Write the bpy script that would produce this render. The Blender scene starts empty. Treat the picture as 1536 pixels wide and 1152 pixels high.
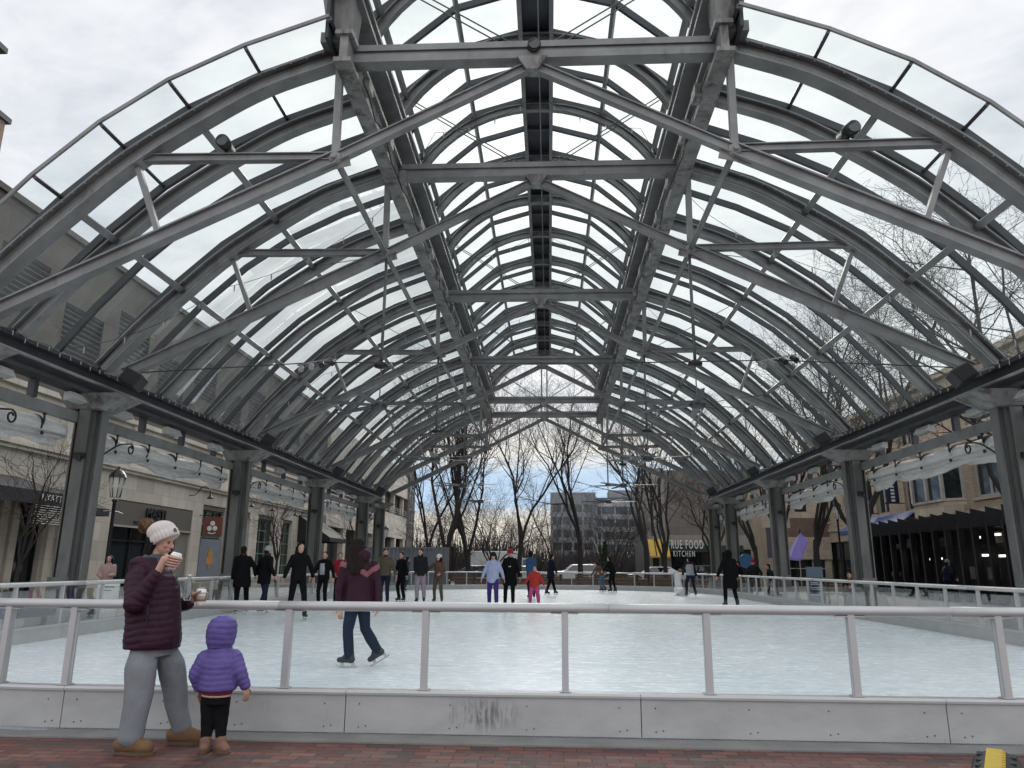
import bpy, math, random
import numpy as np
from mathutils import Vector, Matrix, noise
V = Vector
scene = bpy.context.scene
COL = scene.collection
rad = math.radians
WOFF = {}

# ------------------------------------------------------------------ mesh buffer
class MB:
    def __init__(s):
        s.v = []; s.f = []
    def add(s, vs, fs):
        n = len(s.v)
        s.v.extend([tuple(p) for p in vs])
        s.f.extend([tuple(i + n for i in f) for f in fs])
        return s
    def box(s, x0, x1, y0, y1, z0, z1):
        return s.add([(x0,y0,z0),(x1,y0,z0),(x1,y1,z0),(x0,y1,z0),(x0,y0,z1),(x1,y0,z1),(x1,y1,z1),(x0,y1,z1)],
                     [(0,3,2,1),(4,5,6,7),(0,1,5,4),(1,2,6,5),(2,3,7,6),(3,0,4,7)])
    def frustum(s, c0, a0, b0, c1, a1, b1):
        vs = [(c0[0]+i*a0, c0[1]+j*b0, c0[2]) for i, j in ((-1,-1),(1,-1),(1,1),(-1,1))]
        vs += [(c1[0]+i*a1, c1[1]+j*b1, c1[2]) for i, j in ((-1,-1),(1,-1),(1,1),(-1,1))]
        return s.add(vs, [(0,3,2,1),(4,5,6,7),(0,1,5,4),(1,2,6,5),(2,3,7,6),(3,0,4,7)])
    def prism(s, p, q, poly, up=(0,0,1)):
        """poly (a,b) swept straight from p to q; b runs along up, a across."""
        p = V(p); q = V(q); d = (q-p).normalized(); up = V(up)
        a = d.cross(up)
        if a.length < 1e-4: a = d.cross(V((0,1,0)))
        a.normalize(); b = a.cross(d).normalized()
        n = len(poly)
        vs = [p + a*x + b*y for x, y in poly] + [q + a*x + b*y for x, y in poly]
        fs = [(i, (i+1) % n, n+(i+1) % n, n+i) for i in range(n)]
        fs += [tuple(range(n-1, -1, -1)), tuple(range(n, 2*n))]
        return s.add(vs, fs)
    def bar(s, p, q, w, h, up=(0,0,1)):
        return s.prism(p, q, [(-w/2,-h/2),(w/2,-h/2),(w/2,h/2),(-w/2,h/2)], up)
    def sweep(s, pts, nrm, bi, poly):
        """poly (a,b) along pts: a along bi (constant), b along per-point normal nrm."""
        n = len(poly); vs = []
        for p, m in zip(pts, nrm):
            vs += [V(p) + V(bi)*x + V(m)*y for x, y in poly]
        fs = []
        for k in range(len(pts)-1):
            for i in range(n):
                fs.append((k*n+i, k*n+(i+1) % n, (k+1)*n+(i+1) % n, (k+1)*n+i))
        fs.append(tuple(range(n-1, -1, -1))); fs.append(tuple(range((len(pts)-1)*n, len(pts)*n)))
        return s.add(vs, fs)
    def tube(s, pts, radii, n=8, cap=True):
        pts = [V(p) for p in pts]
        if not hasattr(radii, '__len__'): radii = [radii]*len(pts)
        d0 = (pts[1]-pts[0]).normalized()
        a = d0.cross(V((0,0,1)))
        if a.length < 1e-3: a = d0.cross(V((0,1,0)))
        a.normalize(); vs = []
        for k, p in enumerate(pts):
            d = (pts[min(k+1, len(pts)-1)] - pts[max(k-1, 0)]).normalized()
            a = (a - d*a.dot(d))
            if a.length < 1e-5: a = d.orthogonal()
            a.normalize(); b = d.cross(a)
            for i in range(n):
                t = 2*math.pi*i/n
                vs.append(p + (a*math.cos(t) + b*math.sin(t))*radii[k])
        fs = []
        for k in range(len(pts)-1):
            for i in range(n):
                fs.append((k*n+i, k*n+(i+1) % n, (k+1)*n+(i+1) % n, (k+1)*n+i))
        if cap:
            fs.append(tuple(range(n-1, -1, -1))); fs.append(tuple(range((len(pts)-1)*n, len(pts)*n)))
        return s.add(vs, fs)
    def loft(s, rings, n=20):
        """rings: (centre, rx, ry[, X axis, Y axis]) stacked, closed with caps."""
        vs = []
        for r in rings:
            c, rx, ry = V(r[0]), r[1], r[2]
            ax = V(r[3]) if len(r) > 3 else V((1,0,0)); ay = V(r[4]) if len(r) > 4 else V((0,1,0))
            for i in range(n):
                t = 2*math.pi*i/n
                vs.append(c + ax*rx*math.cos(t) + ay*ry*math.sin(t))
        fs = []
        for k in range(len(rings)-1):
            for i in range(n):
                fs.append((k*n+i, k*n+(i+1) % n, (k+1)*n+(i+1) % n, (k+1)*n+i))
        fs.append(tuple(range(n-1, -1, -1))); fs.append(tuple(range((len(rings)-1)*n, len(rings)*n)))
        return s.add(vs, fs)
    def lathe(s, c, prof, n=20, axis=(0,0,1)):
        ax = V(axis).normalized(); a = ax.orthogonal().normalized(); b = ax.cross(a)
        return s.loft([(V(c)+ax*z, r, r, a, b) for r, z in prof], n)
    def ell(s, c, r, rot=None, n=16, m=10):
        c = V(c); vs = []; fs = []
        for j in range(1, m):
            ph = math.pi*j/m
            for i in range(n):
                t = 2*math.pi*i/n
                p = V((r[0]*math.sin(ph)*math.cos(t), r[1]*math.sin(ph)*math.sin(t), -r[2]*math.cos(ph)))
                if rot is not None: p = rot @ p
                vs.append(c+p)
        b = V((0,0,-r[2])); t_ = V((0,0,r[2]))
        if rot is not None: b = rot @ b; t_ = rot @ t_
        vs.append(c+b); vs.append(c+t_); nb = len(vs)-2; nt = nb+1
        for j in range(m-2):
            for i in range(n):
                fs.append((j*n+i, j*n+(i+1) % n, (j+1)*n+(i+1) % n, (j+1)*n+i))
        for i in range(n):
            fs.append((nb, (i+1) % n, i)); fs.append((nt, (m-2)*n+i, (m-2)*n+(i+1) % n))
        return s.add(vs, fs)
    def cap(s, p, q, r0, r1, n=12):
        """tapered capsule, closed"""
        p = V(p); q = V(q); d = q-p; L = d.length
        if L < 1e-5: return s.ell(p, (r0,r0,r0))
        d.normalize(); rings = []
        a = d.orthogonal().normalized(); b = d.cross(a)
        for k in range(1, 5):
            t = math.pi/2*k/5
            rings.append((p - d*r0*math.cos(t), r0*math.sin(t), r0*math.sin(t), a, b))
        rings.append((p, r0, r0, a, b)); rings.append((q, r1, r1, a, b))
        for k in range(4, 0, -1):
            t = math.pi/2*k/5
            rings.append((q + d*r1*math.cos(t), r1*math.sin(t), r1*math.sin(t), a, b))
        return s.loft(rings, n)
    def mesh(s, name, off=(0,0,0)):
        me = bpy.data.meshes.new(name)
        o = V(off)
        me.from_pydata([(p[0]-o[0], p[1]-o[1], p[2]-o[2]) for p in s.v], [], s.f)
        me.validate(); me.update()
        return me
    def build(s, name, m, parent=None, smooth=False, auto=None, off=None):
        o0 = off if off is not None else (WOFF.get(parent.name, (0,0,0)) if parent is not None else (0,0,0))
        return link(name, s.mesh(name, o0), m, parent, smooth, o0)

def link(name, me, m, parent=None, smooth=False, woff=(0,0,0)):
    if m is not None: me.materials.append(m)
    if smooth: me.shade_smooth()
    o = bpy.data.objects.new(name, me); COL.objects.link(o)
    if parent is not None: o.parent = parent
    WOFF[o.name] = tuple(woff)
    return o
def tag(o, label=None, cat=None, group=None, kind=None):
    if label: o['label'] = label
    if cat: o['category'] = cat
    if group: o['group'] = group
    if kind: o['kind'] = kind
    return o
def thing(name, label, cat, loc=(0,0,0), rz=0, group=None):
    o = bpy.data.objects.new(name, None); COL.objects.link(o)
    o.location = loc; o.rotation_euler = (0,0,rz); o.empty_display_size = .2
    WOFF[o.name] = tuple(loc) if rz == 0 else (0,0,0)
    return tag(o, label, cat, group)
def copy_tree(o, parent=None):
    c = o.copy(); COL.objects.link(c)
    if parent is not None: c.parent = parent
    for ch in list(o.children): copy_tree(ch, c)
    return c
def shifted(o, dx=0, dy=0, dz=0, name=None):
    """copy of a part under the same parent, moved"""
    c = o.copy(); COL.objects.link(c)
    c.location = V(o.location) + V((dx,dy,dz))
    for ch in list(o.children):
        copy_tree(ch, c)
    return c
def ground(name, mb, m, **k):
    return tag(mb.build(name, m), kind='structure', **k)
def text_mesh(txt, size, ext=0.01, off=0.0, spacing=1.0):
    cu = bpy.data.curves.new('lettering', 'FONT'); cu.body = txt; cu.size = size; cu.extrude = ext; cu.offset = off
    cu.space_character = spacing
    cu.align_x = 'CENTER'; cu.align_y = 'CENTER'; cu.resolution_u = 3
    o = bpy.data.objects.new('lettering', cu); COL.objects.link(o)
    dg = bpy.context.evaluated_depsgraph_get()
    me = bpy.data.meshes.new_from_object(o.evaluated_get(dg))
    bpy.data.objects.remove(o); bpy.data.curves.remove(cu)
    return me
def text_at(name, txt, size, loc, xdir, ydir, m, parent, ext=.012, spacing=1.0, off=0.0, xs=1.0):
    me = text_mesh(txt, size, ext, off, spacing)
    me.transform(Matrix.Diagonal((xs,1,1,1)))
    x = V(xdir).normalized(); y = V(ydir).normalized(); z = x.cross(y)
    M = Matrix((x, y, z)).transposed().to_4x4()
    o0 = WOFF.get(parent.name, (0,0,0)) if parent is not None else (0,0,0)
    M.translation = V(loc) - V(o0)
    me.transform(M); me.materials.clear()
    return link(name, me, m, parent, False, o0)

# ------------------------------------------------------------------ materials
class NT:
    def __init__(s, m):
        m.use_nodes = True; s.t = m.node_tree; s.n = s.t.nodes; s.n.clear()
    def node(s, typ, ins=None, **kw):
        nd = s.n.new(typ)
        for k, v in kw.items(): setattr(nd, k, v)
        for k, v in (ins or {}).items():
            if isinstance(v, bpy.types.NodeSocket): s.t.links.new(v, nd.inputs[k])
            else: nd.inputs[k].default_value = v
        return nd
    def math(s, op, a, b=0.0, clamp=False):
        nd = s.node('ShaderNodeMath', {0: a, 1: b}, operation=op); nd.use_clamp = clamp
        return nd.outputs[0]
    def ramp(s, fac, stops, interp='LINEAR'):
        nd = s.node('ShaderNodeValToRGB', {0: fac}); cr = nd.color_ramp; cr.interpolation = interp
        while len(cr.elements) < len(stops): cr.elements.new(.5)
        for e, (p, c) in zip(cr.elements, stops):
            e.position = p; e.color = (c, c, c, 1) if not hasattr(c, '__len__') else (*c[:3], 1)
        return nd.outputs[0]
    def mix(s, f, a, b, mode='MIX'):
        nd = s.node('ShaderNodeMix', data_type='RGBA', blend_type=mode)
        for k, v in ((0, f), (6, a), (7, b)):
            if isinstance(v, bpy.types.NodeSocket): s.t.links.new(v, nd.inputs[k])
            else: nd.inputs[k].default_value = v if k == 0 else ((*v[:3], 1) if hasattr(v, '__len__') else (v,v,v,1))
        return nd.outputs[2]
    def noise(s, vec, scale, detail=4, rough=.55, dist=0):
        return s.node('ShaderNodeTexNoise', {'Vector': vec, 'Scale': scale, 'Detail': detail, 'Roughness': rough, 'Distortion': dist}).outputs[0]
    def mapping(s, vec, scale=(1,1,1), rot=(0,0,0), loc=(0,0,0)):
        return s.node('ShaderNodeMapping', {'Vector': vec, 'Scale': scale, 'Rotation': rot, 'Location': loc}).outputs[0]
    def obj(s): return s.node('ShaderNodeTexCoord').outputs['Object']
    def pos(s): return s.node('ShaderNodeNewGeometry').outputs['Position']
    def bump(s, h, strength=.3, dist=.01):
        return s.node('ShaderNodeBump', {'Height': h, 'Strength': strength, 'Distance': dist}).outputs[0]
    def out(s, sh):
        s.node('ShaderNodeOutputMaterial', {'Surface': sh})
MATS = {}
def mat(name, col, rough=.6, metal=0.0, var=.15, vscale=3.0, bump=0.0, bscale=40.0, spec=.5, stretch=(1,1,1), dirt=None):
    if name in MATS: return MATS[name]
    m = bpy.data.materials.new(name); t = NT(m); MATS[name] = m
    p = t.mapping(t.pos(), stretch)
    n = t.noise(p, vscale, 5)
    f = t.ramp(n, [(.25, 1-var), (.75, 1+var)])
    c = t.mix(1.0, col, f, 'MULTIPLY')
    if dirt:
        n2 = t.noise(t.mapping(t.pos(), (1,1,.35)), dirt[1], 6, .65)
        c = t.mix(t.ramp(n2, [(dirt[2], 0), (dirt[2]+.18, 1)]), c, dirt[0])
    b = t.node('ShaderNodeBsdfPrincipled', {'Base Color': c, 'Roughness': rough, 'Metallic': metal, 'Specular IOR Level': spec})
    if bump:
        h = t.noise(t.obj(), bscale, 3)
        t.t.links.new(t.bump(h, bump, .01), b.inputs['Normal'])
    t.out(b.outputs[0]); return m
def glass(name, tint, refl=1.0, dirt=0.0, rough=.02, edge=.5):
    m = bpy.data.materials.new(name); t = NT(m); MATS[name] = m
    tr = t.node('ShaderNodeBsdfTransparent', {0: (*tint, 1)}).outputs[0]
    gl = t.node('ShaderNodeBsdfGlossy', {'Color': (1,1,1,1), 'Roughness': rough}).outputs[0]
    lw = t.node('ShaderNodeLayerWeight', {'Blend': edge}).outputs['Fresnel']
    f = t.math('MULTIPLY', lw, refl, True)
    sh = t.node('ShaderNodeMixShader', {0: f, 1: tr, 2: gl}).outputs[0]
    if dirt:
        n = t.noise(t.pos(), 1.1, 7, .7)
        k = t.ramp(n, [(.35, dirt*.25), (.75, dirt)])
        tl = t.node('ShaderNodeBsdfTranslucent', {0: (.75,.8,.78,1)}).outputs[0]
        sh = t.node('ShaderNodeMixShader', {0: k, 1: sh, 2: tl}).outputs[0]
    t.out(sh); return m
def emis(name, col, s):
    m = bpy.data.materials.new(name); t = NT(m); MATS[name] = m
    t.out(t.node('ShaderNodeEmission', {0: (*col,1), 1: s}).outputs[0]); return m
def srgb(r, g, b):
    return tuple(((x/255)/12.92 if x/255 < .04045 else ((x/255+.055)/1.055)**2.4) for x in (r,g,b))

STEEL = mat('painted_steel', (.205,.205,.202), .5, .12, .28, 2.2, dirt=((.12,.108,.098), 3.0, .58), bump=.08, bscale=25)
STEEL_D = mat('dark_glazing_bar', (.052,.055,.060), .5, .2, .25, 3)
STEEL_L = mat('grimy_steel', (.24,.235,.225), .55, .1, .35, 3, dirt=((.075,.068,.06), 4.0, .5))
COLUMN = mat('column_paint', (.135,.135,.130), .55, .1, .25, 3, dirt=((.08,.08,.077), 2.5, .52), stretch=(1,1,.2))
WHITE_AL = mat('white_aluminium', (.46,.452,.45), .38, .1, .06, 4)
ROOFGLASS = glass('roof_glass', (.885,.93,.918), .32, .08, .03, .14)
RAILGLASS = glass('rink_glass', (.985,.994,.993), .5, .008, .01, .2)
DARKGLASS = mat('dark_window_glass', (.012,.016,.018), .06, 0, .2, 1.5, spec=.8)
BLACK = mat('black_plastic', (.012,.012,.014), .45, 0, .2, 5)
BLACKM = mat('black_painted_metal', (.016,.016,.018), .4, .3, .2, 5)
CONC = mat('concrete', (.20,.195,.185), .85, 0, .22, 2.5, .25, 60)
WHITE = mat('white_paint', (.72,.72,.70), .5, 0, .06, 4)
BULB = mat('clear_bulb', (.38,.38,.37), .2, 0, .05, 5)
CABLE = mat('cable_black', (.02,.02,.022), .6)
ROD = mat('steel_rod', (.11,.112,.115), .45, .3)
# ------------------------------------------------------------------ camera, light, sky
CAM = V((.2509, 0, 1.38))
cam_d = bpy.data.cameras.new('camera'); cam = bpy.data.objects.new('camera', cam_d); COL.objects.link(cam)
yaw, pitch, roll = -.0504, .2398, .0066
fw = V((math.sin(yaw)*math.cos(pitch), math.cos(yaw)*math.cos(pitch), math.sin(pitch)))
rt = V((math.cos(yaw), -math.sin(yaw), 0)); up = rt.cross(fw)
r2 = rt*math.cos(roll) + up*math.sin(roll); u2 = up*math.cos(roll) - rt*math.sin(roll)
M = Matrix((r2, u2, -fw)).transposed().to_4x4(); M.translation = CAM
cam.matrix_world = M
cam_d.sensor_width = 36; cam_d.lens = 1116/1536*36; cam_d.clip_start = .05; cam_d.clip_end = 3000
scene.camera = cam

SUN_EL, SUN_AZ = 31.0, 1.0       # from the sky glow seen through the roof, straight ahead
sd = bpy.data.lights.new('sun', 'SUN'); sd.energy = 1.5; sd.angle = rad(24); sd.color = (1,.955,.89)
so = bpy.data.objects.new('sun', sd); COL.objects.link(so)
sdir = V((math.sin(rad(SUN_AZ))*math.cos(rad(SUN_EL)), math.cos(rad(SUN_AZ))*math.cos(rad(SUN_EL)), math.sin(rad(SUN_EL))))
so.rotation_euler = (-sdir).to_track_quat('-Z', 'Y').to_euler(); so.location = (0, 30, 60)

w = bpy.data.worlds.new('World'); scene.world = w; w.use_nodes = True
t = NT(w)
sky = t.node('ShaderNodeTexSky', sky_type='NISHITA', sun_disc=False)
sky.sun_elevation = rad(SUN_EL); sky.sun_rotation = rad(SUN_AZ)
sky.air_density = 1.0; sky.dust_density = 2.0
d = t.node('ShaderNodeTexCoord').outputs['Generated']
sep = t.node('ShaderNodeSeparateXYZ', {0: d})
z = t.math('MAXIMUM', sep.outputs[2], .0)
# clouds on a flat layer: project the direction on a plane overhead
inv = t.math('DIVIDE', 1.0, t.math('ADD', z, .16))
plane = t.node('ShaderNodeVectorMath', {0: d, 1: t.node('ShaderNodeCombineXYZ', {0: inv, 1: inv, 2: 1.0}).outputs[0]}, operation='MULTIPLY').outputs[0]
n1 = t.noise(plane, 1.4, 8, .6, .6)
n2 = t.noise(t.mapping(plane, (2.2,3.0,1), (0,0,.5), (3,1,0)), 2.6, 6, .6, .4)
cl = t.ramp(t.math('ADD', t.math('MULTIPLY', n1, .65), t.math('MULTIPLY', n2, .35)),
            [(.34, (3.7,3.9,4.35)), (.44, (4.5,4.68,5.05)), (.53, (5.35,5.48,5.7)), (.66, (6.3,6.37,6.45))])
# brighter cloud round the veiled sun
dots = t.node('ShaderNodeVectorMath', {0: d, 1: tuple(sdir)}, operation='DOT_PRODUCT').outputs[1]
glow = t.math('POWER', t.math('MAXIMUM', dots, 0.0), 26.0)
cl = t.mix(1.0, cl, t.mix(glow, (1,1,1), (1.42,1.39,1.30)), 'MULTIPLY')
# a clear blue gap low ahead, cream haze under it
zz = t.math('ADD', sep.outputs[2], t.math('MULTIPLY', t.math('SUBTRACT', t.noise(t.mapping(d, (3,3,14)), 2.2, 6, .6), .5), .05))
gap = t.ramp(zz, [(.058, 0), (.078, 1), (.122, 1), (.150, 0)])
ahead = t.ramp(sep.outputs[1], [(.45, 0), (.75, 1)])
gap = t.math('MULTIPLY', t.math('MULTIPLY', gap, ahead), .85)
cream = t.math('MULTIPLY', t.ramp(sep.outputs[2], [(.10, 1), (.21, 0)]), ahead)
cl = t.mix(t.math('MULTIPLY', cream, .9), cl, (6.5,6.0,5.0))
blue = (2.4,3.75,5.4)
skyc = t.mix(1.0, sky.outputs[0], (9,9,9), 'DARKEN')
# unseen sky overhead and behind the camera, brightened to add light on the ice
rear = t.ramp(sep.outputs[1], [(.0, 1.5), (.5, .93)])
cl = t.mix(1.0, cl, rear, 'MULTIPLY')
allsky = t.mix(gap, cl, blue)
allsky = t.mix(.06, allsky, skyc)
bg = t.node('ShaderNodeBackground', {'Color': allsky, 'Strength': .1})
t.node('ShaderNodeOutputWorld', {'Surface': bg.outputs[0]})

vs = scene.view_settings
scene.display_settings.display_device = 'sRGB'
vs.view_transform = 'Standard'; vs.look = 'None'; vs.gamma = 1; vs.exposure = .78; vs.use_curve_mapping = False
cy = scene.cycles
cy.use_denoising = True; cy.max_bounces = 8; cy.diffuse_bounces = 3; cy.glossy_bounces = 3
cy.transmission_bounces = 4; cy.transparent_max_bounces = 40; cy.caustics_reflective = False; cy.caustics_refractive = False
cy.use_adaptive_sampling = True; cy.adaptive_threshold = .012

# ------------------------------------------------------------------ ground, paving, ice
def brick_mat():
    m = bpy.data.materials.new('brick_paving'); t = NT(m)
    p = t.mapping(t.pos(), (1,1,1), (0,0,rad(.4)))
    br = t.node('ShaderNodeTexBrick', {'Vector': p, 'Color1': (0,0,0,1), 'Color2': (1,1,1,1), 'Mortar': (.5,.5,.5,1), 'Scale': 1.0,
        'Mortar Size': .006, 'Mortar Smooth': .2, 'Bias': 0.0, 'Brick Width': .205, 'Row Height': .102})
    br.offset = .5
    col = t.ramp(br.outputs['Color'], [(0, (.080,.024,.019)), (.25, (.155,.052,.040)), (.45, (.098,.033,.027)), (.62, (.050,.038,.036)), (.80, (.175,.075,.056)), (1, (.060,.028,.025))])
    n = t.noise(p, 9, 6, .65); col = t.mix(1.0, col, t.ramp(n, [(.3,.6),(.7,1.35)]), 'MULTIPLY')
    n3 = t.noise(p, 1.3, 5, .6); col = t.mix(t.ramp(n3, [(.5,0),(.8,.35)]), col, (.075,.058,.053))
    col = t.mix(br.outputs['Fac'], col, (.028,.024,.022))
    h = t.math('ADD', t.math('MULTIPLY', t.math('SUBTRACT', 1.0, br.outputs['Fac']), 1.0), t.math('MULTIPLY', t.noise(p, 60, 4), .35))
    b = t.node('ShaderNodeBsdfPrincipled', {'Base Color': col, 'Roughness': t.ramp(n, [(.3,.55),(.7,.85)]), 'Normal': t.bump(h, .8, .006)})
    t.out(b.outputs[0]); return m
BRICKP = brick_mat()
ASPH = mat('plaza_paving', (.16,.15,.14), .9, 0, .25, 1.2, .3, 50)
ground('ground', MB().add([(-900,-300,-.02),(900,-300,-.02),(900,1600,-.02),(-900,1600,-.02)], [(0,1,2,3)]), ASPH)
ground('brick_pavement', MB().add([(-30,-12,0),(30,-12,0),(30,6.36,0),(-30,6.36,0)], [(0,1,2,3)]), BRICKP)
# concrete sill strip the barrier stands on
ground('concrete_kerb', MB().box(-4.0,4.0,6.36,6.64,-.03,.012).box(-30,-4.0,6.36,6.60,-.03,.006).box(4.0,30,6.36,6.60,-.03,.006), CONC)

RX, RY0, RY1, RN, RF = 8.35, 6.70, 43.6, 4.45, 7.0
def rink_path(inset=0.0, n=26):
    """closed outline counter-clockwise from the middle of the near side"""
    pts = []
    def arc(cx, cy, r, a0, a1):
        for k in range(n+1):
            a = rad(a0+(a1-a0)*k/n); pts.append((cx+(r-inset)*math.cos(a), cy+(r-inset)*math.sin(a)))
    pts.append((0, RY0+inset))
    arc(RX-RN, RY0+RN, RN, -90, 0); arc(RX-RF, RY1-RF, RF, 0, 90)
    arc(-RX+RF, RY1-RF, RF, 90, 180); arc(-RX+RN, RY0+RN, RN, 180, 270)
    return pts
def ice_mat():
    m = bpy.data.materials.new('skated_ice'); t = NT(m)
    p = t.pos()
    big = t.noise(t.mapping(p, (.5,.22,1)), .8, 5, .6, .5)
    st = t.noise(t.mapping(p, (1.0,5.0,1), (0,0,.12)), 1.6, 8, .68, 1.2)
    st2 = t.noise(t.mapping(p, (1.3,7.0,1), (0,0,-.35)), 2.3, 7, .7, 2.0)
    col = t.ramp(st, [(.28, (.60,.715,.775)), (.44, (.71,.805,.85)), (.60, (.805,.875,.91)), (.78, (.90,.94,.96))])
    col = t.mix(t.ramp(st2, [(.34,.7),(.46,0)]), col, (.63,.735,.78))
    col = t.mix(t.ramp(big, [(.38,.0),(.62,.75)]), col, (.89,.92,.945))
    # thin bright skate scratches
    wv = t.node('ShaderNodeTexVoronoi', {'Vector': t.mapping(p, (.55,2.6,1), (0,0,.25)), 'Scale': 1.3}, feature='DISTANCE_TO_EDGE').outputs['Distance']
    sc = t.ramp(wv, [(.0, .6), (.018, 0)])
    col = t.mix(sc, col, (.95,.96,.96))
    wv2 = t.node('ShaderNodeTexVoronoi', {'Vector': t.mapping(p, (.8,2.2,1), (0,0,-.5)), 'Scale': 1.7}, feature='DISTANCE_TO_EDGE').outputs['Distance']
    col = t.mix(t.ramp(wv2, [(.0, .4), (.012, 0)]), col, (.62,.71,.745))
    # curved blade cuts about several turning points
    sx_ = t.node('ShaderNodeSeparateXYZ', {0: p}); cuts = None
    for cx_, cy_, fr_, sd_ in ((-3.0,14.0,1.9,0),(4.5,21.0,1.4,3),(1.0,9.0,2.3,7),(7.5,12.0,1.7,11),(-6.5,10.0,2.0,15)):
        ds = t.node('ShaderNodeVectorMath', {0: p, 1: (cx_,cy_,.1)}, operation='DISTANCE').outputs[1]
        nz = t.noise(t.mapping(p, (.35,.35,1), (0,0,0), (sd_,0,0)), 1.0, 3, .6)
        wv_ = t.math('FRACT', t.math('ADD', t.math('MULTIPLY', ds, fr_), t.math('MULTIPLY', nz, 4.0)))
        ln = t.math('MULTIPLY', t.ramp(wv_, [(.0,0),(.012,1),(.024,0)]), t.ramp(t.noise(t.mapping(p, (.5,.5,1), (0,0,0), (0,sd_,0)), 1.3, 4, .6), [(.48,0),(.60,1)]))
        cuts = ln if cuts is None else t.math('MAXIMUM', cuts, ln)
    col = t.mix(t.math('MULTIPLY', cuts, .6), col, (.50,.60,.65))
    h = t.math('ADD', t.math('MULTIPLY', st, .6), t.math('MULTIPLY', t.noise(t.mapping(p, (3,16,1), (0,0,.2)), 5, 6, .7), .6))
    b = t.node('ShaderNodeBsdfPrincipled', {'Base Color': col, 'Roughness': t.ramp(st2, [(.35,.09),(.65,.34)]), 'IOR': 1.31, 'Specular IOR Level': .6, 'Normal': t.bump(h, .22, .012)})
    t.out(b.outputs[0]); return m
ip = rink_path(.0)
ground('ice', MB().add([(x,y,.10) for x,y in ip] + [(x,y,-.02) for x,y in ip],
    [tuple(range(len(ip)))] + [(i, len(ip)+i, len(ip)+(i+1)%len(ip), (i+1)%len(ip)) for i in range(len(ip))]), ice_mat())

# ------------------------------------------------------------------ rink barrier
def resample(path, step=None, closed=True):
    P = [V((x,y,0)) for x,y in path]
    if closed: P.append(P[0])
    L = [0]
    for a, b in zip(P, P[1:]): L.append(L[-1]+(b-a).length)
    def at(s):
        s = s % L[-1] if closed else s
        import bisect
        i = min(max(bisect.bisect_right(L, s)-1, 0), len(P)-2)
        seg = L[i+1]-L[i]
        if seg < 1e-9:
            i = min(i+1, len(P)-2); seg = L[i+1]-L[i]
        d = (P[i+1]-P[i])/seg
        return P[i] + d*(s-L[i]), d
    return at, L[-1]
at, LEN = resample(rink_path())
DASH = None
def dasher_mat():
    m = bpy.data.materials.new('scuffed_white_board'); t = NT(m)
    p = t.pos()
    n = t.noise(t.mapping(p, (1,1,2)), 2.2, 6, .65)
    col = t.ramp(n, [(.3, (.34,.335,.328)), (.55, (.405,.40,.393)), (.8, (.45,.445,.437))])
    # rubbed black scuffs: vertical smears gathered about one spot, a few elsewhere
    s1 = t.noise(t.mapping(p, (26,1,5)), 1.0, 6, .7, .6)
    dist = t.node('ShaderNodeVectorMath', {0: t.mapping(p, (1.0,0,2.2)), 1: (-.30,0,.40)}, operation='DISTANCE').outputs[1]
    msk = t.ramp(dist, [(.10, 1), (.36, 0)])
    sc = t.math('MULTIPLY', t.ramp(s1, [(.46,0),(.60,1)]), msk)
    s2 = t.noise(t.mapping(p, (7,7,3)), 1.6, 7, .75)
    sc = t.math('MAXIMUM', t.math('MULTIPLY', sc, .95), t.math('MULTIPLY', t.ramp(s2, [(.62,0),(.74,1)]), .5))
    col = t.mix(sc, col, (.13,.13,.13))
    zz = t.node('ShaderNodeSeparateXYZ', {0: p}).outputs[2]
    b = t.node('ShaderNodeBsdfPrincipled', {'Base Color': col, 'Roughness': .5, 'Normal': t.bump(t.noise(p, 30, 4), .12, .01)})
    t.out(b.outputs[0]); return m
DASH = dasher_mat()
barrier = thing('rink_barrier', 'white railed barrier of glass panels and scuffed boards enclosing the ice rink', 'barrier', (0,RY0,0))
posts = [1.2*k + .38 for k in range(0, 1000) if 1.2*k+.38 < LEN-4.2] 
posts = [s for s in posts] + [LEN-3.95+0, LEN-3.22, LEN-2.02, LEN-.82]
posts = sorted(posts)
def strip(s0, s1, n, prof):
    """profile (outward offset, z) swept along the outline from s0 to s1"""
    pts = []; nr = []
    for k in range(n+1):
        p, d = at(s0+(s1-s0)*k/n); o = V((d.y,-d.x,0))
        pts.append((p, o))
    vs = []; fs = []; m = len(prof)
    for p, o in pts:
        vs += [(p + o*a + V((0,0,b))) for a, b in prof]
    for k in range(n):
        for i in range(m):
            fs.append((k*m+i, (k+1)*m+i, (k+1)*m+(i+1)%m, k*m+(i+1)%m))
    fs.append(tuple(range(m))); fs.append(tuple(range(n*m+m-1, n*m-1, -1)))
    return vs, fs
BOLT = mat('bolt_heads', (.05,.05,.05), .5)
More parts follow.
